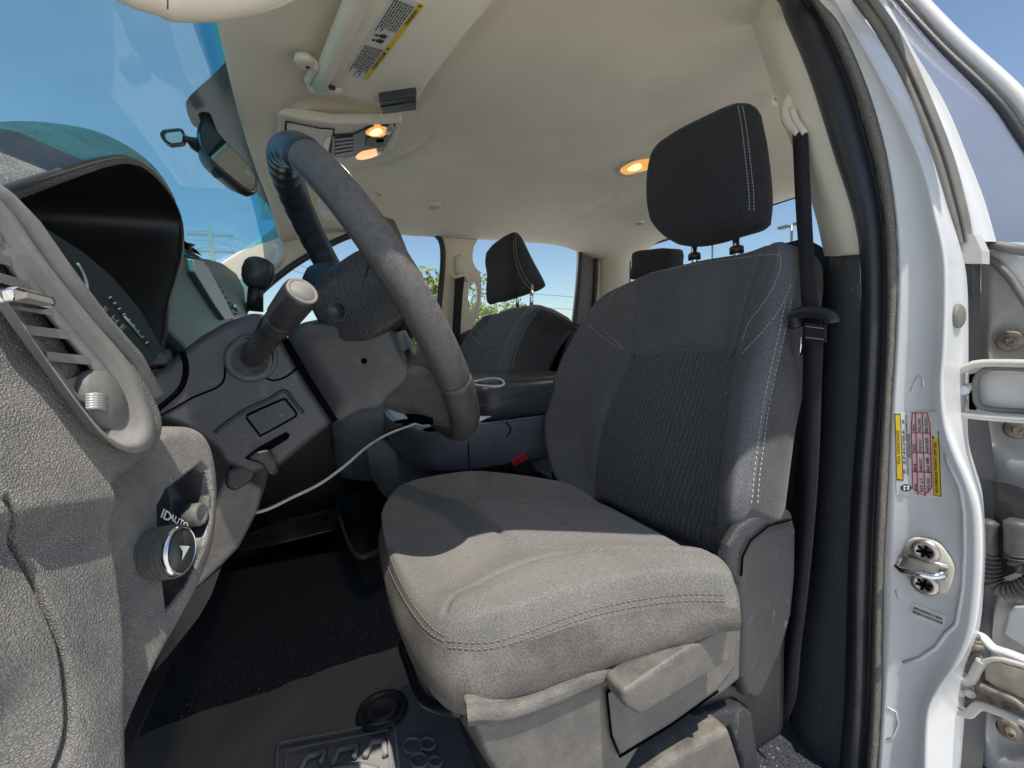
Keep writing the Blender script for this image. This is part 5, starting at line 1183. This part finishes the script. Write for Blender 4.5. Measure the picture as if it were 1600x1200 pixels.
# centre stack: pod with teal light painted into its colour, with frame, slats, screen edge
cs = pts([(258, 520), (258, 440), (266, 415), (280, 403), (300, 402), (312, 406), (322, 420), (345, 465), (362, 495), (362, 530), (300, 560)], X=-.16)
mb = MB(); mb.prism(cs, XA*-.12); o = mb.build('centre_stack', mat('grey stack plastic with painted teal light', (.05, .13, .135), .4, grain=('leather', 500, .5, .0008)), da, False); bevel(o, .012, 4, 40)
mb = MB(); fr = pts([(303, 404), (318, 408), (330, 425), (350, 462), (366, 497), (352, 500), (338, 480), (318, 448), (304, 425)], X=-.15); mb.prism(fr, XA*-.02); o = mb.build('centre_frame', mat('satin grey frame', (.28, .31, .32), .35, metal=.3), da, False); bevel(o, .003)
mb = MB(); mb.prism(pts([(312, 403), (330, 405), (350, 411), (370, 426), (382, 450), (388, 495), (366, 500), (350, 466), (330, 425)], X=-.165), XA*-.09); vt = mb.build('centre_vent_pod', M['black'], da, False); bevel(vt, .008, 4, 40)
for k in range(7):
    x, y = 339+k*5.2, 438+k*8.5; mb = MB(); a = T(x, y, X=-.160); b = T(x+14, y+1, X=-.160); mb.loft([[a, a-ZA*.004, a-ZA*.004-XA*.02, a-XA*.02], [b, b-ZA*.004, b-ZA*.004-XA*.02, b-XA*.02]]); mb.build('centre_louvre', M['moulding'], vt, False)
mb = MB(); mb.tube([T(366, 478, X=-.158), T(370, 484, X=-.155)], [.006, .006], n=10); mb.build('vent_tab', M['silver'], vt)
# knee panel and parts under the column
mb = MB(); mb.prism(pts([(340, 770), (352, 742), (388, 752), (410, 762), (402, 800), (372, 858), (345, 886), (318, 912), (304, 925), (300, 880)], Y=.46), YA*.10); o = mb.build('knee_panel', M['seatplastic'], da, False); bevel(o, .01, 3)
mb = MB(); mb.prism(pts([(300, 925), (345, 888), (330, 930), (310, 965), (262, 1026), (240, 1050), (262, 990)], Y=.46), YA*.06); o = mb.build('lower_edge', M['black'], da, False)
mb = MB(); mb.prism([V(-.16, .62, -.02), V(-.05, .62, -.10), V(-.06, .62, -.16), V(-.22, .62, -.30), V(-.5, .62, -.30), V(-.5, .62, -.02)], YA*1.02); o = mb.build('lower_dash', M['black'], da, False); bevel(o, .02, 3)
mb = MB(); mb.prism([V(-.17, .27, -.03), V(-.16, .27, -.34), V(-.5, .27, -.34), V(-.5, .27, -.03)], YA*.35); o = mb.build('dash_core', M['black'], da, False); bevel(o, .02, 3)
# pod lobe under the hood right end
mb = MB(); rl_ = smoothloop([T(200, 545, Y=.40), T(225, 542, Y=.43), T(262, 546, Y=.46), T(268, 552, Y=.46), T(232, 556, Y=.44), T(222, 572, Y=.42)], 30); c = sum(rl_, Vector())/30
mb.loft([rl_, [p-ZA*.012 for p in rl_]]); mb.build('column_shelf', M['dashtop'], da)
# phone mount on the dash
pm = thing('suction_mount', T(287, 402, X=-.22), 'small black suction cup mount standing on the dash top', 'phone mount')
c = T(288, 400, X=-.20); mb = MB(); mb.disc(c, Vector((.1, 0, 1)), [(.030, -.012), (.028, .0), (.018, .006), (.013, .012), (.012, .020), (.018, .024), (0, .026)], 28); mb.build('suction_cup', M['black'], pm)
mb = MB(); mb.prism([T(280, 368, X=-.19), T(288, 376, X=-.19), T(306, 390, X=-.19), T(313, 397, X=-.19), T(300, 392, X=-.19), T(284, 382, X=-.19)], YA*.02); o = mb.build('mount_arm', M['black'], pm, False)

# ================================================================ STEERING COLUMN
sc = thing('steering_column', V(-.08, .52, -.10), 'charcoal steering column shroud with stalk, tilt lever and small recess', 'steering column')
cp = [(214, 603), (235, 585), (283, 549), (315, 524), (350, 504), (395, 487), (418, 492), (441, 529), (466, 572), (490, 611), (521, 657), (515, 665), (437, 730), (395, 742), (352, 724), (342, 705), (325, 690), (290, 668), (246, 652), (226, 630)]
P = pts(cp, Y=.46); c = sum(P, Vector())/len(P)
mb = MB(); mb.loft([[c+(p-c)*.93-YA*.012 for p in P], [c+(p-c)*.985-YA*.003 for p in P], [p+YA*.012 for p in P], [p+YA*.07 for p in P], [c+(p-c)*.97+YA*.12 for p in P], [c+(p-c)*.8+YA*.15 for p in P]]); shd = mb.build('shroud', M['shroud'], sc, False); bevel(shd, .006, 4, 25)
for p_ in shd.data.polygons: p_.use_smooth = True
st_ = bvh(shd)
def onS(x, y, l=.0006):
    h = hit(st_, x, y); return h[0]-ray(x, y).normalized()*l if h else T(x, y, Y=.448)
def line_on(poly, r, m, par, name, l=.0002):
    mb = MB(); mb.tube([onS(p.x, p.y, l) for p in resample([Vector((*q, 0)) for q in poly], 30)], r, n=6); return mb.build(name, m, par)
line_on([(247, 652), (300, 622), (346, 600), (352, 566)], .0009, M['void'], shd, 'shroud_seam')
line_on([(405, 580), (418, 592), (432, 594), (448, 588), (470, 571)], .0009, M['void'], shd, 'shroud_seam')
line_on([(284, 549), (290, 568), (289, 590), (278, 612), (246, 640)], .0022, M['void'], shd, 'dash_gap')
line_on([(336, 676), (350, 664), (385, 640), (420, 624), (441, 611), (450, 614), (458, 626), (474, 645)], .0016, M['black'], shd, 'recess_lip')
mb = MB(); mb.poly([onS(x, y, .0012) for x, y in [(388, 650), (441, 626), (446, 627), (461, 645), (460, 650), (412, 677), (405, 676), (386, 653)]]); o = mb.build('blank_cover', M['greyblack'], shd, False)
line_on([(385, 651), (389, 647), (442, 624), (447, 626), (463, 646), (461, 651), (411, 679), (405, 678), (385, 653)], .0009, M['void'], shd, 'cover_gap', .0012)
mb = MB(); mb.poly([onS(x, y, .001) for x, y in [(382, 716), (404, 699), (447, 675), (453, 679), (450, 686), (424, 702), (398, 722)]]); mb.build('lever_slot', M['void'], shd, False)
mb = MB()
for k, r in enumerate((.030, .0235)):
    mb.tube([onS(392+ (38-9*k)*math.cos(a), 560+(34-8*k)*math.sin(a), .0008) for a in [j*math.pi/16 for j in range(32)]], (.0022, .0009)[k], n=6, closed=True)
mb.build('stalk_boss', M['shroud'], shd)
c = onS(390, 562, .0005); mb = MB(); mb.disc(c, Vector((.15, -1, .1)), [(.0195, -.002), (.019, .003), (.015, .004), (.013, .001), (0, .001)], 32); mb.build('stalk_collar', M['shroud'], shd)
# stalk
a, b = T(388, 566, Y=.452), T(473, 455, Y=.375)
def L(t): return a.lerp(b, t)
mb = MB(); mb.tube([L(t) for t in (-.05, .02, .06, .12, .2, .45, .62, .63, .66, .68, .94, .985, 1.0)], [.007, .007, .0085, .009, .0096, .0108, .0118, .0112, .0112, .0128, .0136, .0132, .0122], n=36); stk = mb.build('multifunction_stalk', M['blackdust'], sc); bevel(stk, .0006, 2, 30)
ad = (b-a).normalized(); mb = MB(); mb.disc(b, ad, [(.0122, -.001), (.0118, .0006), (.0098, .0008), (.0095, .0003), (.0092, .0008), (0, .0012)], 36); mb.build('stalk_end_cap', M['bezel'], stk)
mb = MB()
for k in range(24):
    an = 2*math.pi*k/24; u = ad.orthogonal().normalized(); d = u*math.cos(an)+ad.cross(u)*math.sin(an); mb.tube([L(.46)+d*.0110, L(.58)+d*.0117], .0003, n=4)
mb.build('stalk_grip_lines', M['black'], stk)
# tilt lever
mb = MB(); pl = [onS(x, y, .008) for x, y in [(385, 716), (402, 706), (420, 702), (432, 724), (436, 738), (428, 747), (420, 740), (408, 726), (396, 722)]]; mb.prism(pl, YA*.012); o = mb.build('tilt_lever', M['black'], sc, False); bevel(o, .003)
mb = MB(); mb.prism([T(x, y, Y=.45) for x, y in [(352, 735), (384, 724), (400, 736), (394, 752), (366, 770), (350, 762)]], YA*.06); o = mb.build('column_bracket', M['blackdust'], sc, False); bevel(o, .004)
# gear shifter on the far side of the column
mb = MB(); ga, gb = T(398, 486, Y=.66), T(400, 440, Y=.66); mb.tube([ga, gb], [.010, .0085], n=14); gl = mb.build('shift_lever', M['black'], sc)
mb = MB(); g0, g1 = T(399, 450, Y=.66), T(408, 404, Y=.66); mb.tube([g0.lerp(g1, t) for t in (0, .1, .3, .55, .8, .93, 1, 1.03)], [.010, .0145, .018, .0192, .0175, .014, .009, .003], n=24); mb.build('shift_knob', M['greyblack'], gl)

# ================================================================ STEERING WHEEL
sw = thing('steering_wheel', V(.0865, .587, .053), 'dusty black steering wheel with pebbled grip and perforated spoke', 'steering wheel')
al = math.radians(28.4); wn_ = Vector((math.cos(al), 0, math.sin(al))); e2 = Vector((-math.sin(al), 0, math.cos(al))); W0 = V(.0865, .587, .053); RR = .19
def wp(t, r=RR): return W0+(-YA*math.cos(t)+e2*math.sin(t))*r
def wt_(px, py):
    b_, bt_ = 1e9, 0
    for k in range(720):
        t = 2*math.pi*k/720; x, y = proj(wp(t)); d = (x-px)**2+(y-py)**2
        if d < b_: b_, bt_ = d, t
    return bt_
t1 = math.radians(52); t2 = math.radians(-32)
def arc(t0, t1_, rad, n, name, m, parent, grips=False):
    P = [wp(t0+(t1_-t0)*k/(n-1)) for k in range(n)]; rs = []
    for k in range(n):
        t = t0+(t1_-t0)*k/(n-1); r = rad
        e = min(k, n-1-k)/(n-1)*abs(t1_-t0)
        r *= 1-.05*(1-sst(e/.03))
        rs.append(r)
    rings = []; nn = 28
    for k in range(n):
        t = t0+(t1_-t0)*k/(n-1); rd = (-YA*math.cos(t)+e2*math.sin(t)); ring_ = []
        for j in range(nn):
            a_ = 2*math.pi*j/nn; q = rs[k]
            if grips:
                bk_ = max(0, -math.cos(a_-math.pi/4)) if True else 0
                q *= 1-.05*max(0, math.sin(t*44))*sst(bk_*1.6)
            ring_.append(P[k]+rd*math.cos(a_)*q*1.0+wn_*math.sin(a_)*q*1.12)
        rings.append(ring_)
    mb = MB(); mb.loft(rings); return mb.build(name, m, parent)
rim_n = arc(t2, t1, .0156, 90, 'rim_grip', M['wheel'], sw)
rim_t = arc(t1, math.radians(200), .0168, 220, 'rim_top', M['wheelwrap'], sw, True)
rim_b = arc(math.radians(200)-2*math.pi, t2, .0162, 120, 'rim_bottom', M['wheellow'], sw)
def p3(a, b, c):
    n = (b-a).cross(c-a).normalized()
    if n.dot(EYE-a) < 0: n = -n
    return (a, n)
def wprism(name, poly, pl, th, m, bv, n=None):
    """pressed cover lying between rim and hub; pl = plane it lies on"""
    nn = pl[1]; P = [TP(x, y, pl) for x, y in poly]; P = smoothloop(P, n) if n else P
    c = sum(P, Vector())/len(P); mb = MB(); k = bv/.05
    mb.loft([[c+(p-c)*(.05)-nn*0 for p in P], [c+(p-c)*.5 for p in P], [c+(p-c)*(1-k*.9) for p in P], [c+(p-c)*(1-k*.25)-nn*bv*.3 for p in P], [p-nn*bv for p in P], [p-nn*th for p in P], [c+(p-c)*.9-nn*(th+.006) for p in P]]); return mb.build(name, m, sw)
sp_ = wprism('perforated_spoke', [(592, 335), (598, 360), (594, 376), (566, 386), (544, 397), (512, 420), (488, 444), (480, 455), (482, 480), (494, 505), (504, 524), (516, 533), (532, 536), (560, 534), (585, 526), (608, 512), (628, 498), (640, 486), (636, 455), (625, 415), (608, 370)], p3(T(640, 400, Y=.405), T(650, 500, Y=.41), T(490, 470, Y=.47)), .03, M['perf'], .006, 120)
hb_ = wprism('hub_housing', [(446, 527), (470, 505), (500, 505), (560, 510), (604, 500), (616, 520), (628, 552), (642, 574), (632, 600), (606, 622), (592, 640), (560, 646), (522, 662), (498, 625), (470, 572)], p3(T(450, 530, Y=.475), T(520, 660, Y=.475), T(630, 570, Y=.445)), .06, M['shroud'], .006, 120)
ls_ = wprism('lower_spoke', [(600, 618), (622, 590), (645, 572), (672, 576), (700, 600), (712, 640), (700, 668), (670, 664), (632, 650), (592, 634)], p3(T(600, 620, Y=.47), T(695, 640, Y=.475), T(640, 572, Y=.44)), .03, M['wheellow'], .005, 90)
wprism('spoke_trim', [(610, 506), (622, 498), (652, 545), (688, 588), (684, 604), (668, 598), (645, 578), (626, 552)], p3(T(610, 506, Y=.50), T(680, 600, Y=.50), T(626, 552, Y=.49)), .012, M['console'], .003, 60)
fs_ = wprism('far_spoke', [(474, 424), (482, 414), (505, 408), (525, 410), (540, 425), (520, 445), (490, 455), (470, 440)], p3(T(474, 424, Y=.62), T(520, 408, Y=.60), T(500, 450, Y=.60)), .03, M['wheelwrap'], .006, 40)
hubt = bvh(sp_)
h = hit(hubt, 527, 486)
if h: mb = MB(); mb.disc(h[0], h[1], [(.0105, .0008), (.0100, .0012), (.007, -.0002), (0, -.0004)], 28); mb.build('access_hole_cover', M['shroud'], sp_)
h = hit(bvh(hb_), 569, 564)
if h: mb = MB(); mb.disc(h[0], h[1], [(.0030, .0003), (.0024, .0008), (0, .0006)], 18); mb.build('screw_hole', M['void'], hb_)
lst_ = bvh(ls_)
def onH(x, y):
    h = hit(lst_, x, y); return h[0]+h[1]*.0006 if h else T(x, y, Y=.47)
mb = MB(); sl = [onH(x, y) for x, y in [(632, 646), (650, 646), (676, 652), (678, 662), (660, 664), (640, 658)]]; mb.poly(sl); mb.build('spoke_slot', M['void'], ls_, False)
mb = MB(); mb.disc(W0+wn_*.008, wn_, [(.055, -.03), (.060, 0), (.055, .014), (.04, .020), (0, .022)], 40); mb.box(W0-YA*.115-wn_*.006, YA*.065, e2*.034, wn_*.006); mb.build('airbag_cover', M['black'], sw)  # hidden spoke box added to block a sliver of sun on the cushion
# black strip standing in for shade in the gap between shroud and wheel hub
mb = MB(); ax_ = [T(x, y, Y=.452) for x, y in [(444, 528), (468, 572), (494, 612), (524, 658)]]; mb.tube(ax_, .0028, n=8); mb.build('column_gap', M['void'], shd)

# ================================================================ OVERHEAD
oc = thing('overhead_console', T(530, 215, z=.42), 'beige overhead console with lit amber map lamp and black switch panel', 'overhead console', None)
def ohp(name, poly, z, th, m, bv, parent=oc, n=None):
    P = pts(poly, z=z); P = smoothloop(P, n) if n else P; mb = MB(); mb.prism(P, ZA*th); o = mb.build(name, m, parent, False)
    if bv: bevel(o, bv, 3)
    return o
OZ = .418
ohp('console_frame', [(434, 181), (444, 179), (470, 186), (520, 193), (580, 193), (628, 190), (629, 194), (614, 233), (598, 243), (540, 259), (480, 262), (448, 258), (436, 248), (433, 215)], OZ, .02, M['trim'], .006)
ohp('storage_door', [(448, 191), (460, 193), (500, 201), (521, 203), (513, 243), (490, 250), (455, 249), (446, 243), (446, 215)], OZ-.002, .004, M['trim'], .0015)
mb = MB(); mb.tube([T(x, y, z=OZ-.0015) for x, y in [(448, 190), (500, 200.5), (522, 202), (514, 244)]], .0011, n=5); mb.tube([T(x, y, z=OZ-.0015) for x, y in [(447, 190), (445, 215), (446, 246)]], .0011, n=5); mb.build('door_gap', M['void'], oc)
ohp('display_strip', [(509, 214), (518, 213), (511, 241), (502, 242)], OZ-.003, .004, M['silver'], .001)
sp2 = ohp('switch_panel', [(519, 213), (553, 210), (572, 201), (580, 198), (618, 196), (614, 210), (604, 228), (598, 238), (560, 243), (540, 248), (517, 245)], OZ-.003, .004, M['black'], .001)
for k in range(5):
    ohp('grille_slot', [(524, 217+k*6), (552, 214+k*5.5), (551, 218+k*5.5), (523, 221+k*6)], OZ-.005, .003, M['greyblack'], .0005, sp2)
ohp('button_pad', [(572, 218), (588, 215), (604, 216), (600, 226), (586, 230), (570, 229)], OZ-.006, .004, M['moulding'], .001, sp2)
ohp('slide_button', [(588, 219), (600, 218), (599, 222), (588, 223)], OZ-.0075, .002, M['void'], 0, sp2)
def lamp(name, poly, z, m, parent): 
    P = smoothloop(pts(poly, z=z), 28); c = sum(P, Vector())/28; mb = MB(); mb.loft([[p+ZA*.004 for p in P], P, [c+(p-c)*.7-ZA*.002 for p in P]]); return mb.build(name, m, parent)
lamp('map_lamp', [(571, 208), (580, 200), (592, 198), (604, 200), (605, 208), (596, 214), (582, 214)], OZ-.004, M['lamp'], oc)
lamp('lamp_bezel', [(604, 200), (615, 197), (612, 208), (602, 211)], OZ-.004, M['silver'], oc)
lamp('map_lamp', [(556, 246), (564, 238), (580, 234), (592, 233), (594, 240), (580, 247), (562, 250)], OZ-.004, M['lampdim'], oc)
lamp('lamp_bezel', [(588, 233), (597, 231), (596, 239), (590, 242)], OZ-.004, M['silver'], oc)
lamp('bulb', [(577, 209), (584, 203), (594, 202), (598, 206), (592, 211), (582, 212)], OZ-.0065, M['bulb'], oc)
dl = thing('dome_light', T(988, 262, z=.45), 'lit amber dome lamp in the headliner left of the driver headrest', 'dome light')
zc = HZ(T(988, 262, z=.45).x, T(988, 262, z=.45).y)-.006
o = lamp('lamp_frame', [(962, 268), (972, 258), (990, 250), (1006, 247), (1030, 247), (1030, 262), (1000, 272), (975, 276)], zc, M['trim'], dl)
lamp('lamp_lens', [(969, 267), (978, 259), (992, 253), (1008, 250), (1022, 250), (1022, 262), (998, 269), (978, 273)], zc-.003, M['lamp'], dl)
lamp('bulb', [(980, 266), (988, 259), (1000, 256), (1002, 262), (992, 267)], zc-.0055, M['bulb'], dl)
# driver visor with its warning label, hinge clip
vs = thing('sun_visor', T(600, 60, z=.42), 'beige sun visor folded up with a yellow striped warning label', 'sun visor')
VZ = .418
v1 = ohp('visor_panel', [(497, 128), (560, -30), (600, -120), (880, -120), (800, -30), (725, 60), (668, 135), (652, 160), (625, 168), (560, 158), (505, 143)], VZ, .018, M['headliner'], .007, vs)
mb = MB(); mb.tube(pts([(499, 132), (514, 100), (540, 40), (566, -20), (604, -110)], z=VZ+.004), .0135, n=20); mb.build('visor_roll', M['trim'], vs)
LZ = VZ-.0006
lbv = ohp('warning_label', [(534, 119), (574, 125), (663, 8), (625, -12), (615, -12)], LZ, .0004, M['labelwhite'], 0, v1)
ohp('label_band', [(567, 124), (574, 125), (663, 8), (655, 5)], LZ-.0004, .0003, M['yellow'], 0, lbv)
def lt_(u, v): # label coordinates: u along from top end, v across from the yellow edge
    a, b, c, d = (663, 8), (574, 125), (534, 119), (615, -12)
    return ((a[0]*(1-u)+b[0]*u)*(1-v)+(d[0]*(1-u)+c[0]*u)*v, (a[1]*(1-u)+b[1]*u)*(1-v)+(d[1]*(1-u)+c[1]*u)*v)
def lT(u, v): return T(*lt_(u, v), z=LZ-.0010)
xd = lT(.6, .1)-lT(.2, .1); yd_ = lT(.3, .0)-lT(.3, .5); bw = (lT(.3, 0)-lT(.3, .17)).length
text('\u25b2 WARNING'.replace('\u25b2 ', ''), bw*.95, lT(.08, .15), xd, yd_, M['ink'], lbv, 'label_print', bold=True)
text('MISE EN GARDE', bw*.95, lT(.64, .15), xd, yd_, M['ink'], lbv, 'label_print', bold=True)
mb = MB()
for u0 in (.02, .585): mb.poly([lT(u0, .14), lT(u0+.035, .09), lT(u0, .03)])
rr = random.Random(9)
for seg in ((.06, .44), (.62, .98)):
    for k in range(8):
        v = .22+k*.085; u = seg[0]; ue = seg[1]-rr.uniform(0, .1)
        while u < ue:
            l = rr.uniform(.012, .035); mb.quad(lT(u, v), lT(min(u+l, ue), v), lT(min(u+l, ue), v+.045), lT(u, v+.045)); u += l+.008
for (u, v) in ((.46, .35), (.52, .35)):
    mb.poly([lT(u, v), lT(u+.04, v+.05), lT(u+.035, v+.25), lT(u+.01, v+.3), lT(u-.01, v+.15)]); mb.poly([lT(u+.012, v+.30), lT(u+.035, v+.30), lT(u+.035, v+.42), lT(u+.012, v+.42)])
mb.build('label_print', M['ink'], lbv, False)
mb = MB(); mb.tube(resample(pts([(470, 98), (490, 99), (488, 112), (482, 128), (498, 138), (515, 136), (532, 139)], z=VZ+.004), 30), [.008]*8+[.006]*10+[.010]*12, n=12); mb.disc(T(476, 100, z=VZ-.004), ZA, [(.012, 0), (.014, .003), (.012, .01)], 18); mb.build('visor_clip', M['trim'], vs)
mb = MB(); mb.disc(T(519, 139, z=VZ-.008), ZA, [(.005, 0), (.005, .003), (0, .003)], 12); mb.disc(T(481, 106, z=VZ-.005), ZA, [(.003, 0), (.003, .003), (0, .003)], 12); mb.build('clip_screw', M['ink'], vs)
# sticker of the second visor behind the wheel rim
v2 = thing('sun_visor', T(512, 325, z=.41), 'far passenger sun visor glimpsed through the wheel with pale sticker', 'sun visor')
o = ohp('visor_panel', [(497, 280), (520, 290), (560, 300), (560, 348), (508, 345), (497, 330)], .405, .015, M['headliner'], .005, v2)
ohp('visor_sticker', [(498, 306), (517, 322), (517, 330), (500, 327)], .4044, .0004, M['labelwhite'], 0, o)
# transmitter box stuck to the visor end
tx = thing('remote_box', T(622, 157, z=.41), 'scuffed black box stuck to the headliner at the visor corner', 'remote')
a, b = T(594, 158, z=.412), T(651, 150, z=.412); lx = (b-a); w_ = (T(620, 172, z=.412)-T(618, 145, z=.412)); c = T(622, 158, z=.412)
mb = MB(); mb.box(c, lx*.5, w_*.42, ZA*.008); o = mb.build('box_body', M['greyblack'], tx, False); bevel(o, .003)
mb = MB(); mb.tube([c-lx*.48-ZA*.0085-w_*.1, c+lx*.48-ZA*.0085-w_*.15], .0012, n=6); mb.build('box_ribs', M['black'], o)
# rear-view mirror and dash camera on the windshield
rm = thing('rearview_mirror', T(355, 240, Y=.92), 'tilted rear view mirror hanging below the dark windshield band', 'mirror')
mo = smoothloop([T(x, y, Y=.92) for x, y in [(318, 189), (330, 196), (352, 222), (380, 250), (396, 268), (400, 282), (397, 299), (386, 297), (360, 277), (330, 250), (314, 226), (311, 205)]], 60); mc = sum(mo, Vector())/60; dv = (EYE-mc).normalized()
mn = Vector((.62, -1.2, .50)).normalized(); mo = [TP(*proj(p), (mc, mn)) for p in mo]; mc = sum(mo, Vector())/60
mb = MB(); mb.loft([[mc+(p-mc)*.7-mn*.03-XA*.006 for p in mo], [mc+(p-mc)*.97-mn*.018 for p in mo], [mc+(p-mc)*1.05-mn*.004 for p in mo], [mc+(p-mc)*1.05+mn*.001 for p in mo], [mc+(p-mc)*.97+mn*.001 for p in mo]]); mb.build('mirror_housing', M['blackdust'], rm)
mb = MB(); mb.poly([mc+(p-mc)*.95+mn*.0018 for p in mo]); mb.build('mirror_face', M['mirrorglass'], rm, False)
mb = MB(); mb.tube([mc-mn*.025, wpt(320, 180, .02)], [.012, .010], n=10); mb.build('mirror_stem', M['blackdust'], rm)
mb = MB(); ot = [T(x, y, Y=.915) for x, y in [(329, 266), (337, 264), (352, 270), (345, 277), (334, 276)]]; mb.prism(ot, YA*.006); mb.build('dimming_tab', M['black'], rm, False)
dc = thing('dash_camera', T(268, 212, Y=.90), 'small black and clear camera mount on the windshield left of the mirror', 'camera')
q = [T(x, y, Y=.90) for x, y in [(248, 206), (254, 201), (283, 198), (288, 206), (286, 221), (262, 224), (251, 216)]]
mb = MB(); mb.prism(q, YA*.022); o = mb.build('camera_body', M['black'], dc, False); bevel(o, .004)
c = sum(q, Vector())/7; mb = MB(); mb.prism([c+(p-c)*.7-YA*.002+Vector((.003, 0, -.004)) for p in q], YA*.002); mb.build('camera_window', M['silver'], o, False)
mb = MB(); mb.tube([T(285, 214, Y=.905), T(294, 218, Y=.91), T(304, 224, Y=.92), T(314, 232, Y=.93)], [.006, .005, .011, .010], n=10); mb.build('camera_arm', M['blackdust'], dc)
# driver A-pillar trim, top left
mb = MB(); mb.tube(resample([T(170, -40, Y=.33), T(230, -14, Y=.34), T(290, -6, Y=.35), T(345, -8, Y=.36), T(420, -26, Y=.37), T(520, -80, Y=.38)], 40), [.011]*6+[.013]*28+[.011]*6, n=20); o = mb.build('driver_pillar_trim', M['trim'], cab)
mb = MB(); ap = [T(262, y, Y=.325) for y in (-10, 0, 8, 14)]; mb.tube([p for p in ap], .0004, n=4); mb.build('trim_seam', M['ink'], cab)

# ================================================================ CAMERA, LIGHT, WORLD
cam = bpy.data.cameras.new('camera'); co = bpy.data.objects.new('camera', cam); COL.objects.link(co)
cam.sensor_width = 36; cam.sensor_fit = 'HORIZONTAL'; cam.lens = 36*FPX/1600; cam.clip_start = .01; cam.clip_end = 3000
Rm = Matrix((RT, UP, -FW)).transposed().to_4x4(); Rm.translation = EYE; co.matrix_world = Rm; SC.camera = co
S = Vector((-.01, -.33, .94)).normalized()
sl = bpy.data.lights.new('sun', 'SUN'); sl.energy = 5.0; sl.angle = math.radians(.5); sl.color = (1, .93, .82)
so = bpy.data.objects.new('sun', sl); COL.objects.link(so); so.rotation_euler = (-S).to_track_quat('-Z', 'Y').to_euler()
for nm, p, e, c in (('map_lamp_glow', T(590, 206, z=OZ-.012), .10, (1, .78, .55)), ('dome_lamp_glow', T(992, 262, z=zc-.012), .10, (1, .78, .55))):
    pl_ = bpy.data.lights.new(nm, 'AREA'); pl_.energy = e*5; pl_.color = c; pl_.shape = 'DISK'; pl_.size = .04; po = bpy.data.objects.new(nm, pl_); COL.objects.link(po); po.location = p
w = bpy.data.worlds.new('World'); SC.world = w; w.use_nodes = True; nt = w.node_tree; nt.nodes.clear()
sky = nt.nodes.new('ShaderNodeTexSky'); sky.sky_type = 'NISHITA'; sky.sun_disc = False; sky.sun_elevation = math.asin(S.z); sky.sun_rotation = math.atan2(S.x, S.y); sky.air_density = 1.0; sky.dust_density = .6; sky.ozone_density = 1.2
bg = nt.nodes.new('ShaderNodeBackground'); bg.inputs[1].default_value = .15; ou = nt.nodes.new('ShaderNodeOutputWorld')
nt.links.new(sky.outputs[0], bg.inputs[0]); nt.links.new(bg.outputs[0], ou.inputs[0])
SC.view_settings.view_transform = 'Standard'; SC.view_settings.look = 'None'; SC.view_settings.exposure = 0
SC.render.engine = 'CYCLES'; SC.cycles.max_bounces = 10; SC.cycles.diffuse_bounces = 5; SC.cycles.transparent_max_bounces = 12; SC.cycles.use_denoising = True
SC.cycles.caustics_reflective = False
